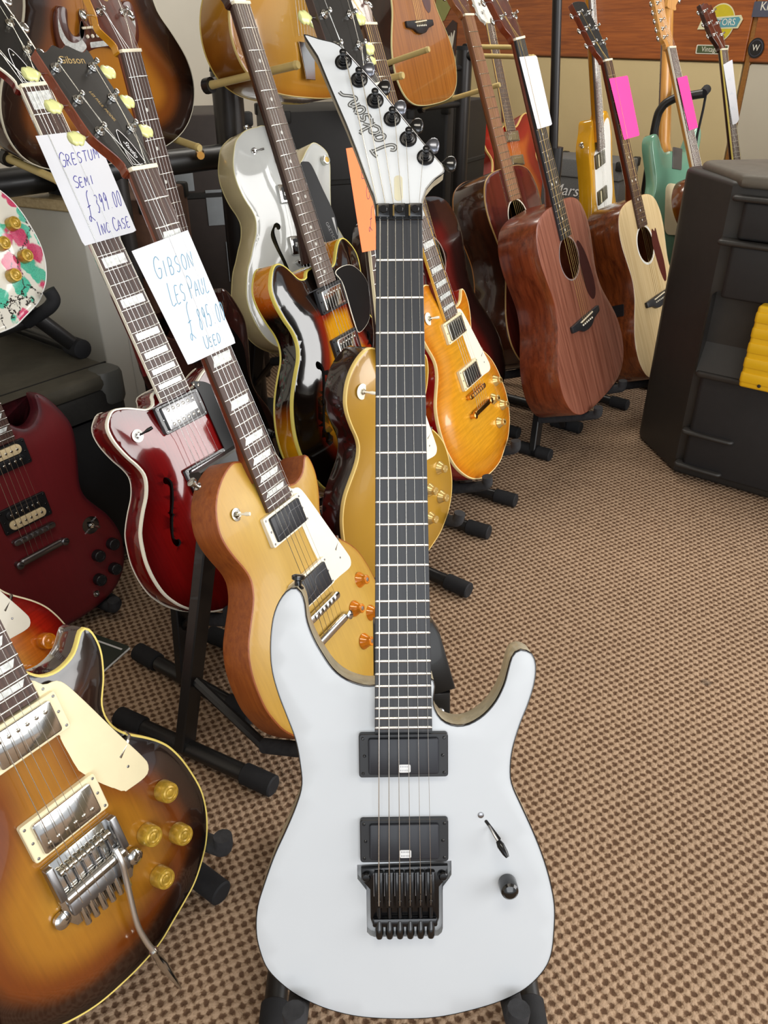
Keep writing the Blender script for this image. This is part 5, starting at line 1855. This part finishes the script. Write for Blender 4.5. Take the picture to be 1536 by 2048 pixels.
sticker('sticker', 'slate sticker with white lettering at the top right edge', 1530, 18, [(rrect(0, 0, .1, .05, .003), s_slate)], [('Klo', .04, .008, .008, s_white)])
sticker('flyer', 'pale green flyer stuck on the counter above the far rack', 885, 22, [([(-.06, -.05), (.02, -.045), (.075, .02), (.06, .07), (-.06, .07)], s_lime)])
fly = sticker('flyer', 'dark flyer with a pale scribbled hand on the counter', 902, 70, [([(-.05, -.1), (.045, -.1), (.05, .055), (.01, .07), (-.05, .03)], plain('flyer_dark', (66, 48, 44), .6)),
        ([(-.03, -.075), (.012, -.08), (.022, -.04), (.034, .02), (.026, .022), (.012, -.01), (.008, .01), (.0, .012), (-.002, -.012), (-.012, .0), (-.02, -.005), (-.018, -.03), (-.032, -.03)], s_white)])

# ------------------------------------------------------------------ loudspeaker
sp_ = Th('loudspeaker', 'big black moulded loudspeaker cabinet standing on the carpet', 'loudspeaker', (.763, 1.867, 0), rz=math.atan2(-.145, .193))
m_spk = plain('black_moulded_plastic', (42, 40, 38), .5, 0, 0, .08, 40, .5, .15)
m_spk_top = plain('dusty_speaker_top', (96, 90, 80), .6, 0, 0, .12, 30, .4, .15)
m_spk2 = plain('black_grille', (26, 26, 28), .6, 0, 0, .12, 60)
# local: x along the front, y towards the back
LW, LD, LHt = .44, .40, .72


def sbox(name, x0, x1, y0, y1, z0, z1, mat, parent=None, r=.006, c=.012):
    m = slab(rrect((x0 + x1) / 2, (y0 + y1) / 2, x1 - x0, y1 - y0, c, 0, 4), z0, z1, r, 3)
    return sp_.add(name, m, mat, parent, local=True)


# cabinet as a plan shape with tapered back
plan = [(.0, .0), (LW, .0), (LW, .18), (LW - .1, LD), (.06, LD), (-.155, .185), (-.155, .15)]
m = slab(resample(plan, .02), .001, LHt, .012, 3)
cab = sp_.add('cabinet', m, m_spk, local=True)
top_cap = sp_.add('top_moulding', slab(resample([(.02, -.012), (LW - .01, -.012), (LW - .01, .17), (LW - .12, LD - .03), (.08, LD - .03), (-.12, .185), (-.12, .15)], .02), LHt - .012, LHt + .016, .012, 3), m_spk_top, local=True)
# front baffle pieces with horn scoop and ridges
sbox('lower_baffle', .022, LW - .005, -.022, .01, .03, .285, m_spk2)
sbox('lower_ridge', .004, .125, -.034, 0, .036, .046, m_spk)
sbox('lower_ridge', .006, .135, -.034, 0, .128, .139, m_spk)
sbox('scoop_lip', .012, LW - .01, -.040, .01, .284, .300, m_spk)
V, F = [], []
nseg = 14
for i in range(nseg + 1):
    a = i / nseg
    z = .296 + .186 * a
    d = -.036 + .075 * math.sin(math.pi * a * .55) - .02 * a
    V += [(.014, d, z), (LW - .005, d, z)]
for i in range(nseg):
    F.append((2 * i, 2 * i + 1, 2 * i + 3, 2 * i + 2))
# cheek closing the scoop on the left
o = len(V)
V += [(.014, -.036, .296), (.014, -.036, .482)]
F.append(tuple([o] + [2 * i for i in range(nseg + 1)] + [o + 1]))
sp_.add('horn_scoop', (V, F, [0] * len(F)), m_spk, local=True)
sbox('upper_baffle', .03, LW - .005, -.036, .01, .478, .595, m_spk2)
sbox('upper_ridge', .0, LW - .02, -.042, 0, .592, .604, m_spk)
sbox('head_baffle', .035, LW - .005, -.026, .01, .606, .685, m_spk2)
sbox('head_ridge', .01, LW - .03, -.034, 0, .684, .696, m_spk)
hd = sbox('handle', .18, .25, .07, .13, LHt + .01, LHt + .034, m_spk, None, .008, .02)
sp_.add('latch', slab([(.25, .085), (.42, .075), (.42, .115), (.27, .12)], LHt + .02, LHt + .034, .005, 2), satin_steel, local=True)
# ribbed yellow thing leaning on its front
yb_ = Th('yellow_case', 'yellow ribbed plastic case propped on the loudspeaker front', 'case', (0, 0, 0))
bpt = Vector((.763, 1.867, 0)) + Matrix.Rotation(math.atan2(-.145, .193), 3, 'Z') @ Vector((.126, -.066, .301))
yb_.root.location = bpt
yb_.root.rotation_euler = (R(-3), 0, math.atan2(-.145, .193))
m_yc = plain('yellow_plastic', (222, 174, 18), .4, 0, .1, .03)
yb_.add('shell', slab(rrect(.09, .0, .18, .045, .008), 0, .185, .006, 3), m_yc, local=True)
for i in range(5):
    yb_.add('rib', slab(rrect(.09, -.002, .182, .047, .008), .012 + .034 * i, .036 + .034 * i, .004, 2), m_yc, local=True)
yb_.add('rivet', ([(x + .045, -.0255 - z, y + .012) for x, y, z in lathe([(.004, 0), (.004, .001), (.002, .0015)], 0, 0, 12)[0]],) + tuple(lathe([(.004, 0), (.004, .001), (.002, .0015)], 0, 0, 12)[1:]), s_blk, local=True)

# ------------------------------------------------------------------ amplifier at left with the floral guitar on it
m_tolex = plain('black_tolex', (34, 33, 31), .6, 0, 0, .2, 120, .4, .35)
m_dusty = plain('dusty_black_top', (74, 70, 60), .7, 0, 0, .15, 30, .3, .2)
e1, e0 = Vector((-.518, 1.504, 0)), Vector((-.676, 1.30, 0))
ad = (e0 - e1).normalized()
an = Vector((ad.y, -ad.x, 0))
if an.x > 0:
    an = -an
AMP_H = .43
am = Th('amplifier', 'dusty black amplifier on the floor under the floral guitar', 'amplifier', tuple(e1))
aL, aD = .62, .40


def quad_block(t, name, o, u, v, L, D, z0, z1, mat, r=.006, parent=None, c=.01):
    m = slab(rrect(L / 2, D / 2, L, D, c, 0, 3), z0, z1, r, 2)
    V = [tuple(o + u * p[0] + v * p[1] + Vector((0, 0, p[2]))) for p in m[0]]
    return t.add(name, (V, m[1], m[2]), mat, parent)


quad_block(am, 'cabinet', e1, ad, an, aL, aD, .02, AMP_H - .03, m_tolex, .012, c=.02)
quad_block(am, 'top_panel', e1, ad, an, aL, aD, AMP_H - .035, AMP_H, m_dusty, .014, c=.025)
quad_block(am, 'corner_guard', e1 - ad * .004 - an * .004, ad, an, .06, .06, AMP_H - .07, AMP_H + .003, plain('grey_corner', (78, 78, 74), .55), .012, c=.02)
quad_block(am, 'seam_strip', e1 + an * .052, ad, an, aL, .004, AMP_H - .002, AMP_H + .001, cavity_dark, .0005, c=.001)
quad_block(am, 'front_grille', e1 - an * .004 + ad * .03, ad, an, aL - .06, .012, .05, AMP_H - .08, m_spk2, .003)
for i_, j_ in ((.05, .05), (aL - .05, .05), (.05, aD - .05), (aL - .05, aD - .05)):
    p = e1 + ad * i_ + an * j_
    m = cyl(p.x, p.y, .02, .001, .022, 14, .003)
    am.add('foot', m, rubber)
m = tube([tuple(e1 + ad * .26 + an * .13 + Vector((0, 0, AMP_H))), tuple(e1 + ad * .26 + an * .13 + Vector((0, 0, AMP_H + .02))), tuple(e1 + ad * .40 + an * .13 + Vector((0, 0, AMP_H + .02))), tuple(e1 + ad * .40 + an * .13 + Vector((0, 0, AMP_H)))], .009, 10)
am.add('carry_handle', m, rubber)

# stand on the amplifier holding the floral guitar
gx, gy, gz = g_floral.ax
nh = Vector((gz[0], gz[1], 0)).normalized()
xh = Vector((gx[0], gx[1], 0)).normalized()
bse = g_floral.world(0, 815, -70)
ts = Th('guitar_stand', 'tubular black stand on the amplifier cradling the floral guitar', 'stand', (bse.x, bse.y, AMP_H))
f0 = Vector((-.61, 1.556, AMP_H + .019))
f1 = Vector((-.854, 1.746, AMP_H + .019))
ft = ts.add('foot_tube', tube([f0, f1], .015, 14), stand_paint)
d_ = (f1 - f0).normalized()
ts.add('ribbed_cap', tube([f0 - d_ * .004, f0 - d_ * .002, f0 + d_ * .04, f0 + d_ * .042], [.016, .0195, .0195, .016], 18), rubber, ft)
hk0 = g_floral.world(104, 812, -66)
ts.add('leg', tube([f0 + d_ * .02 + Vector((0, 0, .0)), hk0 + Vector((0, 0, .02)), g_floral.world(30, 700, -92)], .015, 14), stand_paint)
for sx in (-1, 1):
    hook = [g_floral.world(sx * 100, 812, -72), g_floral.world(sx * 106, 805, -30), g_floral.world(sx * 112, 799, -4), g_floral.world(sx * 118, 788, 8), g_floral.world(sx * 114, 770, 10)]
    ts.add('cradle_arm', tube(cr(np.array([tuple(p) for p in hook]), 5, False), .0125, 12), rubber)
ts.add('cross_bar', tube([g_floral.world(-104, 812, -80), g_floral.world(104, 812, -80)], .011, 10), stand_paint)
ts.add('rear_leg', tube([g_floral.world(0, 812, -80), tuple(f1)], .012, 10), stand_paint)

# ------------------------------------------------------------------ grey cabinet, boxes and cases behind
gb = Vector((-.628, 1.73, 0))
ub, vb = Vector((-.90, .43, 0)).normalized(), Vector((.43, .90, 0)).normalized()
gc = Th('grey_cabinet', 'plain grey cabinet standing behind the black amplifier', 'cabinet', tuple(gb))
m_grey = plain('grey_laminate', (172, 170, 162), .55, 0, 0, .03, 6)
m = slab(rrect(.30, .04, .6, .08, .004), 0.001, .68, .003, 1)
gc.add('side_panel', ([tuple(gb + ub * p[0] + vb * (p[1]) + Vector((0, 0, p[2]))) for p in m[0]], m[1], m[2]), m_grey)
m = slab(rrect(.30, .095, .6, .03, .004), 0.001, .68, .003, 1)
gc.add('carcass', ([tuple(gb + ub * p[0] + vb * (p[1]) + Vector((0, 0, p[2]))) for p in m[0]], m[1], m[2]), m_grey)
gc.add('cabinet_top', ([tuple(gb + ub * p[0] + vb * (p[1]) + Vector((0, 0, p[2] + .68))) for p in slab(rrect(.30, .055, .61, .13, .004), 0, .022, .003, 1)[0]],) + tuple(slab(rrect(.30, .055, .61, .13, .004), 0, .022, .003, 1)[1:]),
       wood('pale_shelf', (150, 130, 92), (176, 156, 118), .5, 0))


def crate(name, label, cat, base, L, D, H, rz, mat, edge=None, extra=()):
    t = Th(name, label, cat, base, rz=rz)
    t.add('shell', slab(rrect(0, 0, L, D, .01, 0, 3), 0, H, .008, 2), mat, local=True)
    if edge:
        t.add('lid', slab(rrect(0, 0, L + .006, D + .006, .012, 0, 3), H * .72, H * .745, .004, 1), edge, local=True)
        for sx in (-1, 1):
            for sy in (-1, 1):
                t.add('corner', slab(rrect(sx * (L / 2 - .012), sy * (D / 2 - .012), .032, .032, .008), H - .035, H + .003, .006, 2), edge, local=True)
    for nm, x0, z0, w, h, mt in extra:
        t.add(nm, slab(rrect(x0, -D / 2 - .001, w, .003, .001), z0, z0 + h, .0005, 1), mt, local=True)
    return t


m_brown_box = wood('brown_chest', (62, 38, 24), (88, 56, 36), .7, 0, 12, 2)
m_case = plain('black_case', (24, 21, 19), .6, 0, 0, .15, 60)
m_case_br = plain('dark_brown_case', (50, 40, 35), .65, 0, 0, .12, 40)
paper_grey = plain('grey_paper', (150, 156, 160), .8)
crate('wooden_chest', 'brown wooden chest behind the red guitar neck', 'chest', (-.755, 2.15, 0), .44, .26, .66, R(-8), m_brown_box, m_tolex)
crate('flight_case', 'dark brown travel case with paper labels stuck on it', 'case', (-.66, 2.62, 0), .48, .32, .80, R(20), m_case_br, m_tolex,
      (('paper_label', .02, .60, .07, .09, paper_grey), ('paper_label', .11, .50, .05, .10, paper_grey), ('paper_label', .16, .33, .06, .12, paper_grey)))
crate('amplifier', 'black amplifier cabinet behind the orange price card', 'amplifier', (-.17, 2.96, 0), .44, .34, .79, R(22), m_case, m_tolex)
crate('amplifier', 'tall black amplifier below the orange-brown acoustic', 'amplifier', (.16, 3.42, 0), .36, .36, .78, R(-30), m_case, m_tolex)
crate('amplifier', 'black amplifier low behind the mahogany acoustic', 'amplifier', (.93, 3.86, 0), .40, .30, .25, R(-40), m_case, m_tolex)
ga = crate('amplifier', 'small grey-fronted amplifier with white script beside the yellow guitar', 'amplifier', (.92, 3.84, .254), .36, .22, .27, R(-35), plain('grey_cloth', (92, 92, 92), .8, 0, 0, .15, 200), m_tolex)
V, F, fm = text_mesh('Marshall', .066, print_white, .3, .0005)
ga.add('logo', ([(a - .02, -.112 - z, b + .14) for a, b, z in V], F, fm), print_white, local=True)
crate('amplifier', 'dark amplifier at the right edge behind the loudspeaker', 'amplifier', (1.62, 2.62, 0), .4, .3, .86, R(-50), m_case_br, m_tolex)


# ------------------------------------------------------------------ hanging racks with pegs
def peg_of(g, sx, dy, z0, z1):
    """ends of a peg carrying the lower bout of g, just outside its rim"""
    Pg = g.P
    cand = np.where((Pg[:, 0] * sx > 0) & (Pg[:, 1] > g.yb - 330))[0]
    i = cand[np.abs(Pg[cand, 1] - (g.yb - dy)).argmin()]
    q = Pg[i] + outn(Pg)[i] * 9.5
    return g.world(q[0], q[1], z0), g.world(q[0], q[1], z1)


def rack(label, base, h, r, pegs, mname):
    t = Th('display_rack', label, 'rack', base)
    b = Vector(base)
    p = t.add('post', tube([b + Vector((0, 0, .001)), b + Vector((0, 0, h))], r, 20), plain(mname, (46, 42, 40), .38, .3, .1))
    t.add('post_cap', tube([b + Vector((0, 0, h - .004)), b + Vector((0, 0, h + .008))], [r * 1.04, r * .98], 20), rubber, p)
    t.add('base_plate', tube([b + Vector((0, 0, .001)), b + Vector((0, 0, .012))], r * 3.0, 24), stand_paint)
    for a, c_ in pegs:
        a, c_ = Vector(a), Vector(c_)
        d = (c_ - a).normalized()
        st_ = Vector((b.x, b.y, a.z))
        t.add('peg_arm', tube([st_, a], .010, 10), stand_paint)
        pg_ = t.add('peg', tube([a, a + d * .03, c_], [.009, .0075, .0075], 12), peg_cream)
        t.add('peg_collar', tube([a - d * .004, a + d * .012], .015, 14), stand_paint, pg_)
        t.add('peg_tip', tube([c_ - d * .001, c_ + d * .006], [.0085, .007], 12), peg_cream, pg_)
    return t


rack('black rack post with cream pegs under the amber hollow-body', (-.388, 2.235, 0), .92, .038, [peg_of(g_amb, -1, 34, -120, 110), peg_of(g_amb, 1, 40, -120, 110)], 'rack_steel_near')
rack('slim rack post with pegs right of the orange-brown acoustic', (.272, 3.12, 0), .95, .028,
     [peg_of(g_nat, -1, 130, -130, 110), peg_of(g_nat, 1, 14, -130, 150), ((.29, 3.10, .93), (.47, 2.90, .93)), ((.29, 3.16, .955), (.45, 3.04, .955))], 'rack_steel_far')
lr = rack('black horizontal rack rail and clamp at the left behind the price cards', (-.60, 1.93, 0), .735, .022, [peg_of(g_j2, 1, 24, -130, 50), peg_of(g_j2, -1, 20, -130, 40)], 'rack_steel_rail')
lr.add('rail', tube([(-.80, 1.71, .735), (-.40, 2.15, .735)], .028, 16), stand_paint)
lr.add('clamp', bar((-.69, 1.80, .735), (-.63, 1.87, .735), .09, .08, (0, 0, 1)), rubber)
lr.add('clamp_knob', tube([(-.655, 1.80, .735), (-.645, 1.75, .742)], [.035, .028], 8), rubber)
lr.add('wing_bolt', tube([(-.435, 2.06, .75), (-.43, 2.04, .75)], [.012, .009], 10), gold_metal)

# tall pole stand behind the mahogany acoustic
ps = Th('pole_stand', 'tall black pole stand behind the mahogany acoustic neck', 'stand', (.50, 2.47, 0))
ps.add('pole', tube([(.487, 2.46, .60), (.436, 2.44, 1.18)], .0125, 14), plain('pole_steel', (40, 38, 38), .35, .4))
ps.add('sleeve', tube([(.50, 2.47, .02), (.485, 2.46, .72)], .020, 14), stand_paint)
for a_ in (40, 160, 280):
    e_ = Vector((.50 + .2 * math.cos(R(a_)), 2.47 + .2 * math.sin(R(a_)), .013))
    fo = ps.add('foot', tube([(.50, 2.47, .16), tuple(e_)], .011, 10), stand_paint)
    ps.add('rubber_cap', tube([tuple(e_), tuple(e_ + (e_ - Vector((.50, 2.47, .16))).normalized() * .001 + Vector((0, 0, .001)))], .013, 10), rubber, fo)

# hooked tube stand of the green guitar
hs_ = Th('guitar_stand', 'bent black tube stand hooked round the sea-green guitar neck', 'stand', (.84, 2.74, 0))
kz = 1.045


def far(p):
    return (p[0] * kz, p[1] * kz, 1 + (p[2] - 1) * kz if p[2] > .3 else p[2])


hs_.root.location = (.84 * kz, 2.74 * kz, 0)
hs_.inv = Matrix.Translation(hs_.root.location).inverted()
hs_.add('upright', tube(cr(np.array([far(p) for p in [(.84, 2.74, .02), (.84, 2.74, .5), (.84, 2.74, .74), (.85, 2.735, .80), (.88, 2.725, .825), (.905, 2.72, .83), (.955, 2.70, .84)]]), 6, False), .013, 12), stand_paint)
hs_.add('yoke', tube([far((.90, 2.72, .83)), far((.93, 2.80, .85))], .014, 12), rubber)
hs_.add('yoke', tube([far((.955, 2.70, .84)), far((.975, 2.73, .85))], .014, 12), rubber)
hs_.add('strap', tube(cr(np.array([far(p) for p in [(.975, 2.73, .85), (.972, 2.72, .80), (.965, 2.71, .72), (.97, 2.71, .68)]]), 5, False), .004, 8), rubber)
for a_ in (200, 320, 80):
    hs_.add('foot', tube([far((.84, 2.74, .12)), far((.84 + .18 * math.cos(R(a_)), 2.74 + .18 * math.sin(R(a_)), .013))], .011, 10), stand_paint)

# manual lying on the carpet between the sunbursts
bk = Th('leaflet', 'dark leaflet with white edge lying under the near sunburst horn', 'leaflet', (-.60, 1.02, .0))
bk.root.location = (-.57, 1.15, .0005)
bk.root.rotation_euler = (0, 0, R(-25))
bk.add('cover', slab(rrect(0, 0, .15, .10, .002), .002, .006, .0006, 1), plain('dark_green_print', (52, 58, 50), .5), local=True)
bk.add('pages', slab(rrect(.002, -.002, .152, .104, .002), 0, .002, .0004, 1), print_white, local=True)
bk.add('stripe', slab(rrect(0, .036, .14, .004, .001), .006, .0063, .0001, 1), print_white, local=True)
